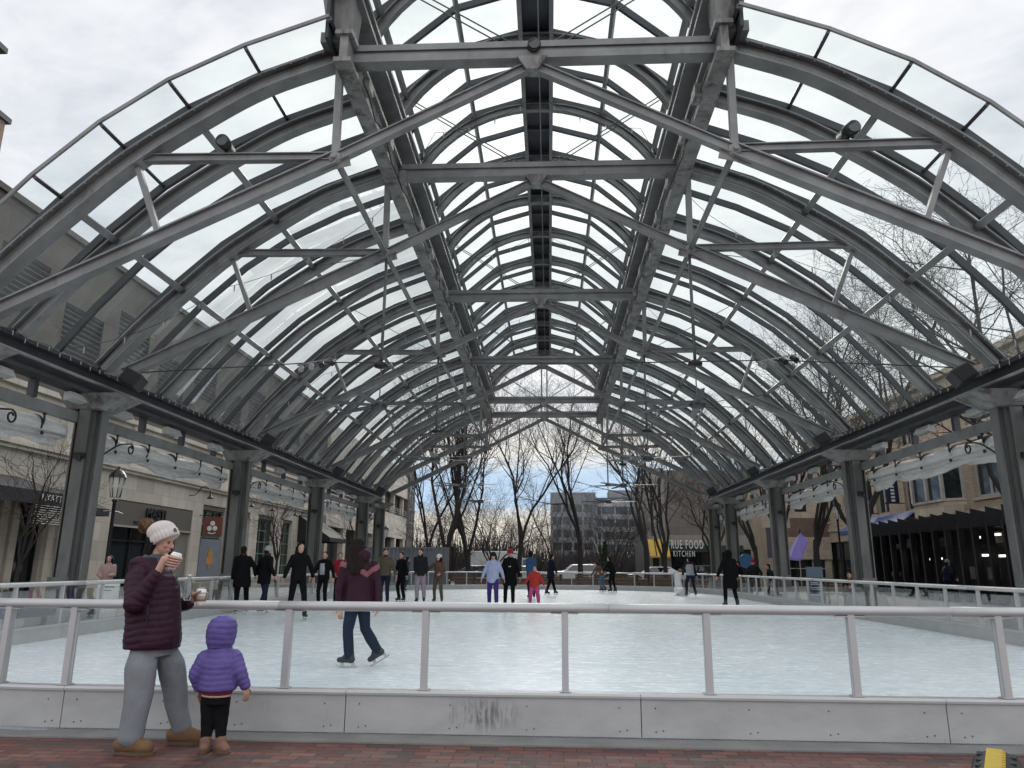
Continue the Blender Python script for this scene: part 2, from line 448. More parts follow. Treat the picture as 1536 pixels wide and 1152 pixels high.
# kick boards of 2.45 m, joints where the photograph has them
js = [-3.92+0.0, -1.47, 1.0, 3.46]
s = 3.46; joints = [LEN-3.92, LEN-1.47, 1.0, 3.46]
while s + 2.45 < LEN-4.5:
    s += 2.45; joints.append(s)
joints = sorted(joints)
for i, a in enumerate(joints):
    b = joints[(i+1) % len(joints)]
    if b < a: b += LEN
    vs_, fs_ = strip(a+.004, b-.004, 10, [(-.05,.02),(.05,.02),(.05,.315),(-.05,.315)])
    kb = MB().add(vs_, fs_).build('kick_board', DASH, barrier)
    vs_, fs_ = strip(a+.002, b-.002, 10, [(-.06,.317),(.065,.317),(.068,.335),(.055,.352),(-.06,.352)])
    MB().add(vs_, fs_).build('ledge', WHITE_AL, kb)
    mid, _ = at((a+b)/2)
    if mid.y < 8.5:
        bm = MB()
        for q in (.06, .37, .63, .94):
            for zz_ in (.07, .25):
                for e in (-.03, .03):
                    if zz_ > .2 and e > 0: continue
                    p, d_ = at(a+(b-a)*q+e); o_ = V((d_.y,-d_.x,0))
                    bm.tube([p+o_*.045+V((0,0,zz_+e*.15)), p+o_*.054+V((0,0,zz_+e*.15))], .006, 6)
        bm.build('bolt', BOLT, kb)
for i, s in enumerate(posts):
    p, d_ = at(s); o_ = V((d_.y,-d_.x,0))
    near = p.y < 9
    pb = MB()
    a, b = p + V((0,0,.353)), p + V((0,0,1.0))
    poly = [(-.028,-.034),(.028,-.034),(.028,.034),(-.028,.034)] if near else [(-.022,-.028),(.022,-.028),(.022,.028),(-.022,.028)]
    pb.prism(a, b, poly, o_)
    if near:
        pb.prism(p+V((0,0,.985))-d_*.12, p+V((0,0,.985))+d_*.12, [(-.035,-.004),(.035,-.004),(.035,.004),(-.035,.004)])
        pb.prism(p+V((0,0,.356))-d_*.0, p+V((0,0,.362)), [(-.05,-.045),(.05,-.045),(.05,.045),(-.05,.045)], o_)
    pb.build('post', WHITE_AL, barrier)
    e = posts[(i+1) % len(posts)]
    if e < s: e += LEN
    mid, _ = at((s+e)/2)
    n = 3
    top = .955 if mid.y < 9 else .93
    vs_, fs_ = strip(s+.03, e-.03, n, [(-.006,.354),(.006,.354),(.006,top),(-.006,top)])
    MB().add(vs_, fs_).build('glass_pane', RAILGLASS, barrier)
nrail = 34
for i in range(nrail):
    a, b = LEN*i/nrail+.75, LEN*(i+1)/nrail+.75
    R_ = .048 
    prof = [(R_*math.cos(q)*1.05, 1.028+R_*.85*math.sin(q)) for q in [2*math.pi*k/12 for k in range(12)]]
    vs_, fs_ = strip(a, b-.003, 6, prof)
    MB().add(vs_, fs_).build('hand_rail', WHITE_AL, barrier, smooth=True)
# ------------------------------------------------------------------ pavilion
Y1, BAY = 15.294, 8.0
def FY(t_): return Y1 + BAY*t_
FRAMES = [-.5, 0, 1, 2, 3, 3.5]
RIBS = [-.5, -1/3] + [k/3 for k in range(0, 11)] + [3.5]
BARS = [-.5] + [k/6 for k in range(-2, 22)]
YF, YE = 10.56, FY(3.5)+.75          # glass edges, over-sailing the end frames
pav = thing('skating_pavilion', 'grey steel barrel-vaulted glass pavilion standing over the ice rink', 'pavilion', (0, 11.3, 0))

def catmull(P, n):
    P = [V(p) for p in P]; Q = [P[0]*2-P[1]] + P + [P[-1]*2-P[-2]]; out = []
    for i in range(1, len(Q)-2):
        for k in range(n):
            u = k/n; a, b, c, d_ = Q[i-1], Q[i], Q[i+1], Q[i+2]
            out.append(.5*((2*b) + (c-a)*u + (2*a-5*b+4*c-d_)*u*u + (3*b-a-3*c+d_)*u**3))
    out.append(P[-1]); return out
ARCH = catmull([(3.32,0,9.97),(4.66,0,9.47),(5.73,0,8.83),(6.87,0,8.02),(7.79,0,7.15),(8.55,0,6.38),(9.38,0,5.42)], 5)
def normals(pts, out_c):
    N = []
    for k in range(len(pts)):
        d_ = (pts[min(k+1,len(pts)-1)]-pts[max(k-1,0)]).normalized()
        m = V((-d_.z, 0, d_.x))
        if m.dot(pts[k]-V(out_c)) < 0: m = -m
        N.append(m)
    return N
ARCHN = normals(ARCH, (0,0,3))
def isec(wd, d_, tf, tw):
    return [(-wd/2,0),(wd/2,0),(wd/2,tf),(tw/2,tf),(tw/2,d_-tf),(wd/2,d_-tf),(wd/2,d_),(-wd/2,d_),(-wd/2,d_-tf),(-tw/2,d_-tf),(-tw/2,tf),(-wd/2,tf)]
def rect(wd, b0, b1): return [(-wd/2,b0),(wd/2,b0),(wd/2,b1),(-wd/2,b1)]
def mx(pts, sx): return [V((p.x*sx, p.y, p.z)) for p in pts]
GL = [V((3.42,0,10.40)),V((4.83,0,9.87)),V((6.07,0,9.24)),V((7.15,0,8.47)),V((8.14,0,7.53)),V((9.02,0,6.52)),V((9.78,0,5.50))]
GLN = normals(GL, (0,0,3))
UC = 9.95
def ucirc(r, n=24, a=66): 
    return [V((r*math.sin(rad(q)), 0, UC + r*math.cos(rad(q)))) for q in [-a+2*a*k/n for k in range(n+1)]]
def place(pts, y): return [V((p.x, y, p.z)) for p in pts]

def main_t(t_): return any(abs(t_-f) < 1e-6 for f in FRAMES)
def copies(o, ys, y0):
    for y in ys: shifted(o, dy=y-y0)
for sx in (-1, 1):
    for kind in (True, False):
        tt = [t_ for t_ in RIBS if main_t(t_) == kind]
        y0 = FY(tt[0]); sec = isec(.30, .31, .035, .06) if kind else isec(.21, .24, .03, .04)
        rb = MB().sweep(place(mx(ARCH, sx), y0), mx(ARCHN, sx), (0,1,0), sec)
        if kind:   # channel lip seen on the face of the main arches
            rb.sweep(place(mx(ARCH, sx), y0), mx(ARCHN, sx), (0,1,0), rect(.10, .11, .19))
        if kind:
            for k in range(1, len(ARCH)-1):
                for b_ in (.055, .245):
                    q_ = ARCH[k]+ARCHN[k]*b_
                    rb.tube([(sx*q_.x,y0-.151,q_.z),(sx*q_.x,y0-.165,q_.z)], .014, 6)
        o = rb.build('arch_rib', STEEL, pav)
        copies(o, [FY(t_) for t_ in tt[1:]], y0)
    y0 = FY(BARS[0])
    sec = rect(.085, -.15, -.012)
    o = MB().sweep(place(mx(GL, sx), y0), mx(GLN, sx), (0,1,0), sec).build('glazing_bar', STEEL_D, pav)
    copies(o, [FY(t_) for t_ in BARS[1:]], y0)
    # edge bar on the over-sailing glass, thin
    for y in (YF, YE):
        MB().sweep(place(mx(GL, sx), y), mx(GLN, sx), (0,1,0), rect(.04, -.045, .015)).build('edge_bar', STEEL, pav)
    # purlins
    for k in (0,1,2,3,4,6):
        p = GL[k]*1.0; m = GLN[k]
        if k in (2, 4):
            c = p - m*.33
            MB().bar((sx*c.x, FY(-.5), c.z), (sx*c.x, FY(3.5), c.z), .13, .10, (sx*m.x,0,m.z)).build('purlin', STEEL, pav)
            c = p - m*.07
            for (ya, yb) in ((YF, FY(-.5)), (FY(3.5), YE)):
                MB().bar((sx*c.x, ya, c.z), (sx*c.x, yb, c.z), .06, .10, (sx*m.x,0,m.z)).build('purlin', STEEL_D, pav)
        else:
            yb = {1: FY(-1/3), 3: FY(-1/3)}.get(k, YE)
            c = p - m*.07
            MB().bar((sx*c.x, YF, c.z), (sx*c.x, yb, c.z), .06, .09, (sx*m.x,0,m.z)).build('purlin', STEEL_D, pav)
    # glass, one sheet a bay
    gb = [YF, FY(-.5), FY(0), FY(1), FY(2), FY(3), FY(3.5), YE]
    for a, b in zip(gb, gb[1:]):
        vs_ = []; 
        for p in GL: vs_ += [(sx*p.x, a, p.z+.01), (sx*p.x, b, p.z+.01)]
        MB().add(vs_, [(2*i,2*i+1,2*i+3,2*i+2) for i in range(len(GL)-1)]).build('glass_panel', ROOFGLASS, pav)

# upper vault
for kind in (True, False):
    tt = [t_ for t_ in RIBS if main_t(t_) == kind]; y0 = FY(tt[0])
    pts = ucirc(3.5); nr = [(p-V((0,0,UC))).normalized() for p in pts]
    o = MB().sweep(place(pts, y0), nr, (0,1,0), isec(.24,.25,.03,.05) if kind else isec(.15,.21,.025,.03)).build('vault_rib', STEEL, pav)
    copies(o, [FY(t_) for t_ in tt[1:]], y0)
UGA = [-66,-55,-27.5,-5.6,5.6,27.5,55,66]
UG = [V((3.93*math.sin(rad(q)),0,UC+3.93*math.cos(rad(q)))) for q in UGA]
UGN = [(p-V((0,0,UC))).normalized() for p in UG]
y0 = FY(BARS[0])
o = MB().sweep(place(UG, y0), UGN, (0,1,0), rect(.08,-.16,-.012)).build('vault_glazing_bar', STEEL_D, pav)
copies(o, [FY(t_) for t_ in BARS[1:]], y0)
for q in (-55,-27.5,27.5,55):
    m = V((math.sin(rad(q)),0,math.cos(rad(q)))); c = V((0,0,UC)) + m*3.74
    MB().bar((c.x, YF, c.z), (c.x, YE, c.z), .085, .13, m).build('purlin', STEEL, pav)
for y in (YF, YE):
    MB().sweep(place(UG, y), UGN, (0,1,0), rect(.045, -.06, .02)).build('edge_bar', STEEL_D, pav)
for a, b in zip(gb, gb[1:]):
    vs_ = []
    for p in UG: vs_ += [(p.x, a, p.z+.01), (p.x, b, p.z+.01)]
    MB().add(vs_, [(2*i,2*i+1,2*i+3,2*i+2) for i in range(len(UG)-1) if i != 3]).build('glass_panel', ROOFGLASS, pav)
# ridge: two rails, dark capping, rungs
rg = MB()
for x in (-.36, .36): rg.box(x-.05, x+.05, YF, YE, 13.40, 13.62)
rg.build('ridge_rail', STEEL, pav)
MB().box(-.40,.40,YF,YE,13.80,13.92).build('ridge_capping', mat('ridge_dark_metal', (.03,.032,.04), .5, .3), pav)
rr = MB().box(-.31,.31,FY(-.5)-.05,FY(-.5)+.05,13.44,13.52).build('ridge_rung', STEEL, pav)
for t_ in RIBS[1:]: shifted(rr, dy=FY(t_)-FY(-.5))
MB().box(.05,.08,YF+1,YE-1,13.36,13.39).build('ridge_conduit', STEEL, pav)
# girders carrying the vault
for sx in (-1, 1):
    def bx(x0, x1, *r): return (min(sx*x0,sx*x1), max(sx*x0,sx*x1), *r)
    g = MB().box(*bx(3.06,3.36,YF+.2,YE-.1,9.66,9.74)).box(*bx(3.14,3.28,YF+.25,YE-.15,9.74,10.20)).box(*bx(3.06,3.36,YF+.2,YE-.1,10.20,10.28))
    g.build('girder', STEEL_L, pav)
    g = MB().box(*bx(2.98,3.40,YF,YE-.05,11.02,11.10)).box(*bx(3.10,3.30,YF+.05,YE-.1,11.10,11.34)).box(*bx(2.98,3.40,YF,YE-.05,11.34,11.42))
    g.build('vault_beam', STEEL, pav)
    MB().box(*bx(3.44,3.50,YF+.1,YE-.1,10.05,11.55)).build('clerestory_panel', mat('clerestory_dark', (.035,.037,.042), .6), pav)
    yy = FY(-.5)+.3; rng = random.Random(4+sx); k_ = 1
    cl_ = MB().box(*bx(3.37,3.43,yy,yy+.06,9.9,11.1)).build('clerestory_stud', STEEL_D, pav)
    while yy+k_*BAY/6 < FY(3.5): shifted(cl_, dy=k_*BAY/6); k_ += 1
    # cables and small clamps dressed along the girder
    cb = MB(); yy = FY(-.5)
    pts = []
    while yy < FY(3.5): 
        pts.append(V((sx*(3.0+rng.uniform(-.04,.04)), yy, 9.72+rng.uniform(-.16,.02)))); yy += .55
    cb.tube(pts, .014, 5); pts = [p+V((sx*.2, .2, .35+rng.uniform(-.06,.1))) for p in pts]; cb.tube(pts, .012, 5)
    cb.build('girder_cable', CABLE, pav)
    for k in range(18):
        yy = FY(-.45)+k*1.72+rng.uniform(-.3,.3)
        pl = MB().box(*bx(2.93,3.055,yy,yy+rng.uniform(.2,.5),9.70,9.70+rng.uniform(.12,.3)))
        pl.build('junction_box', STEEL_L, pav)
    # flared end posts on the front frame
    fl = MB().frustum((sx*3.34, 11.16, 10.30), .20, .20, (sx*3.42, 10.95, 12.7), .47, .42)
    for e in (-.12, .02, .15): fl.bar((sx*3.34+e*.9, 10.955, 10.32), (sx*3.42+e*1.6, 10.525, 12.68), .02, .012, (0,-1,0))
    fl.build('flared_post', STEEL_L, pav)
    MB().box(*bx(3.08,3.66,10.92,11.4,10.16,10.36)).build('post_shoe', STEEL, pav)

# cross frames
for t_ in FRAMES:
    y = FY(t_)
    tb = MB().prism((-3.5,y,10.10),(3.5,y,10.10), [(-.13,-.17),(.13,-.17),(.13,-.03),(.09,-.03),(.09,.05),(.13,.05),(.13,.17),(-.13,.17),(-.13,.05),(-.09,.05),(-.09,-.03),(-.13,-.03)])
    tb.build('tie_beam', STEEL, pav)
    for sx in (-1, 1):
        A, K, O = V((sx*9.0,y,5.40)), V((sx*3.37,y,8.13)), V((0,y,9.86))
        dsec = [(-.10,-.115),(.10,-.115),(.10,-.09),(.04,-.09),(.04,.085),(.10,.085),(.10,.115),(-.10,.115),(-.10,.085),(-.04,.085),(-.04,-.09),(-.10,-.09)]
        MB().prism(A, K, dsec).build('truss_diagonal', STEEL, pav)
        MB().prism(K, O, [(a*.75, b*.75) for a, b in dsec]).build('truss_rafter', STEEL, pav)
        MB().bar(K+V((0,0,.0)), V((sx*3.40,y,9.95)), .12, .12, (0,1,0)).build('truss_post', STEEL, pav)
        MB().prism(K+V((sx*.1,0,.03)), V((sx*6.75,y,8.20)), [(a*.7,b*.62) for a, b in dsec]).build('truss_strut', STEEL, pav)
        MB().bar(V((sx*6.82,y,8.02)), V((sx*6.3,y,6.76)), .09, .09, (0,1,0)).build('truss_web', STEEL, pav)
        n = MB().ell(K, (.13,.11,.13), n=10, m=7); n.tube([K+V((0,-.14,0)), K+V((0,.14,0))], .05, 8)
        n.bar(K+V((-sx*.25,0,-.02)), K+V((sx*.3,0,-.16)), .02, .22)
        n.build('truss_node', STEEL_L, pav)
        dr = MB()
        for e in (-.09, .09):
            dr.tube([V((sx*2.86,y+e,11.92)), V((sx*.34,y+e,10.25))], .014, 5)
        dr.build('tie_rod', ROD, pav)
    MB().frustum((0,y,9.72), .10, .12, (0,y,9.95), .26, .16).build('centre_gusset', STEEL_L, pav)
for sx in (-1, 1):
    for a, b in zip(FRAMES, FRAMES[1:]):
        MB().tube([(sx*3.37,FY(a)+.1,8.13),(sx*3.37,FY(b)-.1,8.13)], .058, 10).build('knee_tube', STEEL, pav, True)
        if b-a > .9:   # cross wires from the knee into the bay
            MB().tube([(sx*3.37,FY(a),8.1),(sx*5.9,FY(a)+2.6,8.95)], .010, 5).build('wind_brace', ROD, pav)
            MB().tube([(sx*3.37,FY(b),8.1),(sx*5.9,FY(b)-2.6,8.95)], .010, 5).build('wind_brace', ROD, pav)
# glazing posts of the far gable
gp = MB()
for x in (-.16,.16): gp.box(x-.04,x+.04,FY(3.5)+.05,FY(3.5)+.13,10.25,13.42)
gp.build('gable_post', STEEL, pav)

# eaves, columns
for sx in (-1, 1):
    def bx(x0, x1, *r): return (min(sx*x0,sx*x1), max(sx*x0,sx*x1), *r)
    ya, yb = FY(-.5)-.4, FY(3.5)+.4
    e = MB().box(*bx(9.40,9.80,ya,yb,4.86,4.93)).box(*bx(9.56,9.64,ya,yb,4.93,5.36)).box(*bx(9.40,9.80,ya,yb,5.36,5.43))
    e.build('eave_beam', STEEL_D, pav)
    MB().box(*bx(9.82,9.94,ya,yb,5.36,5.50)).build('gutter', STEEL_D, pav)
    MB().box(*bx(9.72,9.86,ya,yb,4.28,4.50)).build('outer_beam', STEEL, pav)
    yy = ya+.6; hb = MB().box(*bx(9.66,9.80,yy,yy+.12,4.50,4.86)).build('eave_hanger', STEEL_D, pav); k_ = 1
    while yy+k_*BAY/4 < yb-.3: shifted(hb, dy=k_*BAY/4); k_ += 1
    pipe = MB(); pipe.tube([(sx*9.36,ya+.2,5.10),(sx*9.36,yb-.2,5.10)], .035, 8); pipe.build('conduit', STEEL, pav, True)
    for i, t_ in enumerate(FRAMES):
        y = FY(t_); cx = sx*9.58
        c = MB()
        zb, zt = .60, 4.56
        c.box(cx-.15,cx+.15,y-.15,y+.15,zb,zt)
        for ex, ey in ((1,0),(-1,0),(0,1),(0,-1)):      # webs and flanges of the cruciform shaft
            if ex:
                x0, x1 = sorted((cx+ex*.15, cx+ex*.27)); c.box(x0,x1,y-.03,y+.03,zb,zt)
                x0, x1 = sorted((cx+ex*.27, cx+ex*.305)); c.box(x0,x1,y-.12,y+.12,zb,zt)
            else:
                y0_, y1_ = sorted((y+ey*.15, y+ey*.24)); c.box(cx-.03,cx+.03,y0_,y1_,zb,zt)
                y0_, y1_ = sorted((y+ey*.24, y+ey*.275)); c.box(cx-.12,cx+.12,y0_,y1_,zb,zt)
        c = c.build('column', COLUMN, pav)
        MB().frustum((cx+sx*.02,y,4.56), .35, .33, (cx-sx*.16,y,4.86), .62, .52).build('capital', STEEL_L, c)
        MB().frustum((cx,y,-.02), .56, .52, (cx,y,.62), .40, .38).build('pedestal', CONC, c)
        MB().box(cx-.2,cx+.2,y-.40,y-.315,.62,1.10).build('cover_box', COLUMN, c)
        cb = MB()
        cb.box(cx-.06,cx+.16,y-.36,y-.28,3.50,3.62).box(cx+.05,cx+.12,y-.40,y-.36,3.44,3.56)
        cb.build('clamp', BLACKM, c)
        # scrolled iron bracket on the far side of the column
        if t_ < 3.4:
            pts = [V((cx, y+.33, 3.55)), V((cx, y+.7, 3.78)), V((cx, y+1.15, 4.02)), V((cx, y+1.55, 4.10))]
            q0 = V((cx, y+1.62, 3.98))
            for k in range(10):
                a = rad(100-k*48); r_ = .13-.008*k
                pts.append(q0 + V((0, math.cos(a)*r_, math.sin(a)*r_)))
            MB().tube(catmull(pts, 3), .02, 6).build('scroll_bracket', BLACKM, c, True)

# ------------------------------------------------------------------ things fixed up in the pavilion
SIDE = {-1: 'hotel side', 1: 'slatted kiosk side'}
ORD = {-.5: 'entrance', 0: 'first', 1: 'second', 2: 'third', 3: 'fourth', 3.5: 'end'}
def speaker(sx, t_):
    y = FY(t_)-.3
    o = thing('loudspeaker', f'black box loudspeaker tilted off the {ORD[t_]} full column, {SIDE[sx]} of rink', 'loudspeaker', (sx*8.6,y,5.18), 0, 'loudspeakers along the eaves')
    R = Matrix.Rotation(rad(-sx*28), 4, 'Y') @ Matrix.Rotation(rad(-14), 4, 'X')
    b = MB().box(-.21,.21,-.17,.17,-.16,.16); me = b.mesh('cabinet'); me.transform(R); bo = link('cabinet', me, BLACK, o)
    bv = bo.modifiers.new('edge', 'BEVEL'); bv.width = .02; bv.segments = 2
    g = MB().box(-.18,.18,-.185,-.172,-.13,.13); me = g.mesh('grille'); me.transform(R); link('grille', me, mat('speaker_cloth', (.022,.022,.025), .9), o)
    k = MB().bar((sx*.1,0,.05), (sx*.72,.12,.2), .05, .05); k.bar((sx*.05,.0,.14),(sx*.3,.05,.14),.12,.02)
    k.build('mount', STEEL_L, o, off=(0,0,0))
for t_ in (0,1,2,3):
    for sx in (-1,1): speaker(sx, t_)
def fan(sx, t_):
    y = FY(t_)
    o = thing('ceiling_fan', f'large grey ceiling fan on a long rod under the {ORD[t_]} full frame, {SIDE[sx]}', 'ceiling fan', (sx*3.34,y,4.62), 0, 'ceiling fans under the vault')
    z0 = (0,0,0)
    MB().tube([(0,0,3.45),(0,0,1.0)], .034, 8).build('rod', ROD, o, True, off=z0)
    MB().lathe((0,0,.86), [(.02,.16),(.10,.13),(.15,.08),(.15,.03),(.06,0)], 16).build('canopy_disc', BLACKM, o, True, off=z0)
    MB().tube([(0,0,.9),(0,0,.1)], .014, 6).build('drop_rod', ROD, o, off=z0)
    MB().lathe((0,0,-.05), [(.05,.2),(.15,.16),(.17,.06),(.10,0)], 14).build('motor', STEEL_D, o, True, off=z0)
    for k in range(6):
        a = rad(60*k+23+11*t_); dv = V((math.cos(a), math.sin(a), 0)); sd_ = V((-math.sin(a), math.cos(a), .22)).normalized()
        pts = [V((0,0,.05))+dv*r_ for r_ in (.12,.5,1.0,1.42)]
        b = MB(); vs_ = []
        for p, wd in zip(pts, (.06,.075,.065,.045)):
            n_ = dv.cross(sd_)
            vs_ += [p+sd_*wd+n_*.006, p-sd_*wd+n_*.006, p-sd_*wd-n_*.006, p+sd_*wd-n_*.006]
        fs_ = [(i*4+j, i*4+(j+1)%4, i*4+4+(j+1)%4, i*4+4+j) for i in range(3) for j in range(4)] + [(3,2,1,0),(12,13,14,15)]
        b.add(vs_, fs_).build('blade', STEEL_D, o, off=z0)
    MB().tube([(sx*.0,0,.02),(sx*.35,.1,-.02)], .01, 5).build('safety_wire', CABLE, o, off=z0)
for t_ in (0,1,2,3):
    for sx in (-1,1): fan(sx, t_)
def spot(x, z, lab):
    o = thing('spotlight', lab, 'spotlight', (x, FY(-.5)-.02, z), 0, 'spotlights on the front truss')
    MB().tube([(0,.02,-.14),(0,.02,.02)], .03, 8).build('stem', BLACKM, o, off=(0,0,0))
    a = V((.02,-.22,-.02)); b = V((-.03,.22,.06))
    MB().tube([b, b*.4+a*.6, a], [.085,.11,.115], 16).build('housing', BLACK, o, True, off=(0,0,0))
    MB().tube([a+V((0,-.004,0)), a+V((0,-.012,0))], .095, 16).build('lens', DARKGLASS, o, off=(0,0,0))
spot(-5.29, 8.40, 'black cylindrical spotlight on the front horizontal strut, hotel side')
spot(5.24, 8.40, 'black cylindrical spotlight on the front horizontal strut, slatted kiosk side')
spot(0.02, 10.14, 'black round spotlight at the middle of the front tie beam')
FLW = mat('floodlight_casing', (.50,.50,.48), .5, 0, .12, 6)
kk = 0
PL = ['just before', 'just beyond', 'midway past', 'well past']
for sx in (-1,1):
    for t_ in (-.5, 0, 1, 2, 3):
        ys = [(FY(t_)+.75, 'just past'), (FY(t_)+2.2, 'a little past'), (FY(t_)+3.1, 'in the bay past'), (FY(t_)+5.7, 'well past')]
        if t_ in (-.5, 3): ys = ys[:3]
        for i, (y, wd) in enumerate(ys):
            if i == 1: continue
            o = thing('eave_floodlight', f'pale wedge floodlight under the eave {wd} the {ORD[t_]} column, {SIDE[sx]}', 'floodlight', (sx*9.62,y,4.79), 0, 'floodlights under the eaves')
            MB().add([(-sx*.15,0,-.12),(sx*.05,0,-.16),(sx*.05,0,.0),(-sx*.08,0,.02),(-sx*.15,.68,-.12),(sx*.05,.68,-.16),(sx*.05,.68,.0),(-sx*.08,.68,.02)],
                [(0,1,2,3),(7,6,5,4),(0,4,5,1),(1,5,6,2),(2,6,7,3),(3,7,4,0)]).build('casing', FLW, o, off=(0,0,0))
            MB().box(-.03,.03,.2,.5,.0,.05).box(-.02,.02,.3,.38,.05,.09).build('mount', STEEL_D, o, off=(0,0,0))
            MB().box(-.08,.0,.06,.62,-.165,-.145).build('lens', mat('lamp_lens', (.35,.35,.34), .2), o, off=(0,0,0))

def plastic_mat():
    m = bpy.data.materials.new('clear_vinyl_sheet'); t = NT(m)
    p = t.pos(); n = t.noise(t.mapping(p, (2,1.2,6)), 2.0, 6, .65, 1.5)
    col = t.ramp(n, [(.3, (.66,.655,.635)), (.55, (.80,.795,.78)), (.75, (.88,.875,.86))])
    df = t.node('ShaderNodeBsdfDiffuse', {0: col}).outputs[0]; tl = t.node('ShaderNodeBsdfTranslucent', {0: col}).outputs[0]
    tr = t.node('ShaderNodeBsdfTransparent', {0: (.85,.88,.88,1)}).outputs[0]
    gl = t.node('ShaderNodeBsdfGlossy', {'Color': (.9,.9,.9,1), 'Roughness': .18, 'Normal': t.bump(n, .5, .03)}).outputs[0]
    a = t.node('ShaderNodeMixShader', {0: .45, 1: df, 2: tl}).outputs[0]
    a = t.node('ShaderNodeMixShader', {0: t.ramp(n, [(.3,.10),(.7,.02)]), 1: a, 2: tr}).outputs[0]
    a = t.node('ShaderNodeMixShader', {0: .05, 1: a, 2: gl}).outputs[0]
    t.out(a); return m
VINYL = plastic_mat()
for sx in (-1,1):
    for a, b in zip(FRAMES, FRAMES[1:]):
        y0, y1 = FY(a)+.45, FY(b)-.45
        if b-a > .9: nm = f'rolled clear vinyl curtain slung between the {ORD[a]} and {ORD[b]} columns, {SIDE[sx]}'
        else: nm = f'short rolled clear vinyl curtain in the {ORD[a] if a<0 else "far end"} half bay, {SIDE[sx]}'
        rng = random.Random(int(a*10)+sx*7)
        o = thing('vinyl_curtain', nm, 'curtain', (sx*9.96, y0, 3.98), 0, 'rolled curtains under the eaves')
        n = int((y1-y0)/.16); vs_ = []; fs_ = []; m_ = 14
        for i in range(n+1):
            y = (y1-y0)*i/n
            sag = .05*math.sin(math.pi*((y*1.0) % 2.7)/2.7)
            for j in range(m_):
                q = 2*math.pi*j/m_
                rr_ = .178*(1+.22*noise.noise(V((i*.22, j*.5, sx+a)))+.1*noise.noise(V((i*.9,j*1.1,3+a))))
                vs_.append((math.cos(q)*rr_, y, .09-sag+math.sin(q)*rr_*1.05))
        for i in range(n):
            for j in range(m_): fs_.append((i*m_+j, (i+1)*m_+j, (i+1)*m_+(j+1)%m_, i*m_+(j+1)%m_))
        fs_ += [tuple(range(m_)), tuple(range((n+1)*m_-1, n*m_-1, -1))]
        MB().add(vs_, fs_).build('roll', VINYL, o, True, off=(0,0,0))
        vs_ = []; fs_ = []; m_ = 6
        for i in range(n+1):
            y = (y1-y0)*i/n
            drop = .13 + .10*abs(noise.noise(V((y*.9, 5+a, sx)))) + .05*math.sin(y*2.1+a)
            for j in range(m_):
                u = j/(m_-1)
                vs_.append((sx*(.03+.12*noise.noise(V((y*1.7, u*1.5, 9+a)))*u)-.02*sx, y, -.08-u*drop*1.4+.03*noise.noise(V((y*2.3,u*3,a)))))
        for i in range(n):
            for j in range(m_-1): fs_.append((i*m_+j, (i+1)*m_+j, (i+1)*m_+j+1, i*m_+j+1))
        me = MB().add(vs_, fs_).build('flap', VINYL, o, True, off=(0,0,0))
        sm = me.modifiers.new('thick', 'SOLIDIFY'); sm.thickness = .006
        y = .9
        while y < y1-y0-.3:
            st = MB(); st.loft([(V((0,y-.02,.09)),.186,.194,V((1,0,0)),V((0,0,1))),(V((0,y+.02,.09)),.186,.194,V((1,0,0)),V((0,0,1)))],14); st.bar((-sx*.19,y,.34),(-sx*.19,y,.1),.035,.02); st.ell((-sx*.19,y,.30),(.04,.04,.05), n=8, m=5); st.ell((-sx*.19,y,-.10),(.035,.035,.04), n=8, m=5); st.build('strap', BLACK, o, off=(0,0,0))
            y += 1.42
        tb = MB().tube([(-sx*.15,0,-.04),(-sx*.15,(y1-y0)/2,-.07),(-sx*.15,y1-y0,-.03)], .028, 8); tb.build('bottom_rail', WHITE_AL, o, True, off=(0,0,0))
def bulbs(o, pts, s_=1.0):
    b = MB().tube([(0,0,0),(0,0,-.035*s_),(0,0,-.10*s_)], [.005*s_,.011*s_,.007*s_], 5).mesh('bulb'); b.materials.append(BULB); r0 = V(o.location)
    for p in pts:
        c = bpy.data.objects.new('bulb', b); COL.objects.link(c); c.parent = o; c.location = V(p)-r0
# icicle string lights along the eaves, festoon strings between arches, wire across the first frame
for sx in (-1,1):
    y = FY(-.5); rng = random.Random(9); pts = []
    while y < FY(3.5):
        pts.append(V((sx*9.34, y, 5.42+rng.uniform(-.03,.03)))); y += .333
    o = thing('string_lights', f'long string of small drop bulbs along the eave, {SIDE[sx]}', 'string lights', pts[0])
    MB().tube(pts, .009, 5).build('wire', CABLE, o)
    bulbs(o, pts)
def festoon(P, lab, n=14, sag=.5):
    pts = []
    for a, b in zip(P, P[1:]):
        a = V(a); b = V(b)
        for k in range(n):
            u = k/n; pts.append(a.lerp(b, u)-V((0,0,sag*4*u*(1-u))))
    pts.append(V(P[-1]))
    o = thing('string_lights', lab, 'string lights', pts[0])
    MB().tube(pts, .006, 4).build('wire', CABLE, o)
    bulbs(o, pts[1:-1:3], 1.5)
for sx in (-1,1):
    for t_, wd in ((0,'first'),(1,'second'),(2,'third')):
        y = FY(t_)
        festoon([(sx*9.2,y-1.6,5.5),(sx*7.3,y+.6,7.6),(sx*4.2,y+1.4,9.6),(sx*2.6,y+1.5,12.1),(0,y+1.6,13.2)], f'festoon of drop bulbs up the arch past the {wd} full frame, {SIDE[sx]}', 12, .25)
wc = MB().tube([(sx*1.0,FY(0)-.1,z_) for sx, z_ in ((-8.55,5.40),(-4.7,5.60),(-1.5,5.56),(1.5,5.54),(5.0,5.58),(8.55,5.40))], .014, 5)
o = wc.build('span_wire', CABLE); tag(o, 'thin dark wire stretched across the first full frame between two loudspeakers', 'wire')
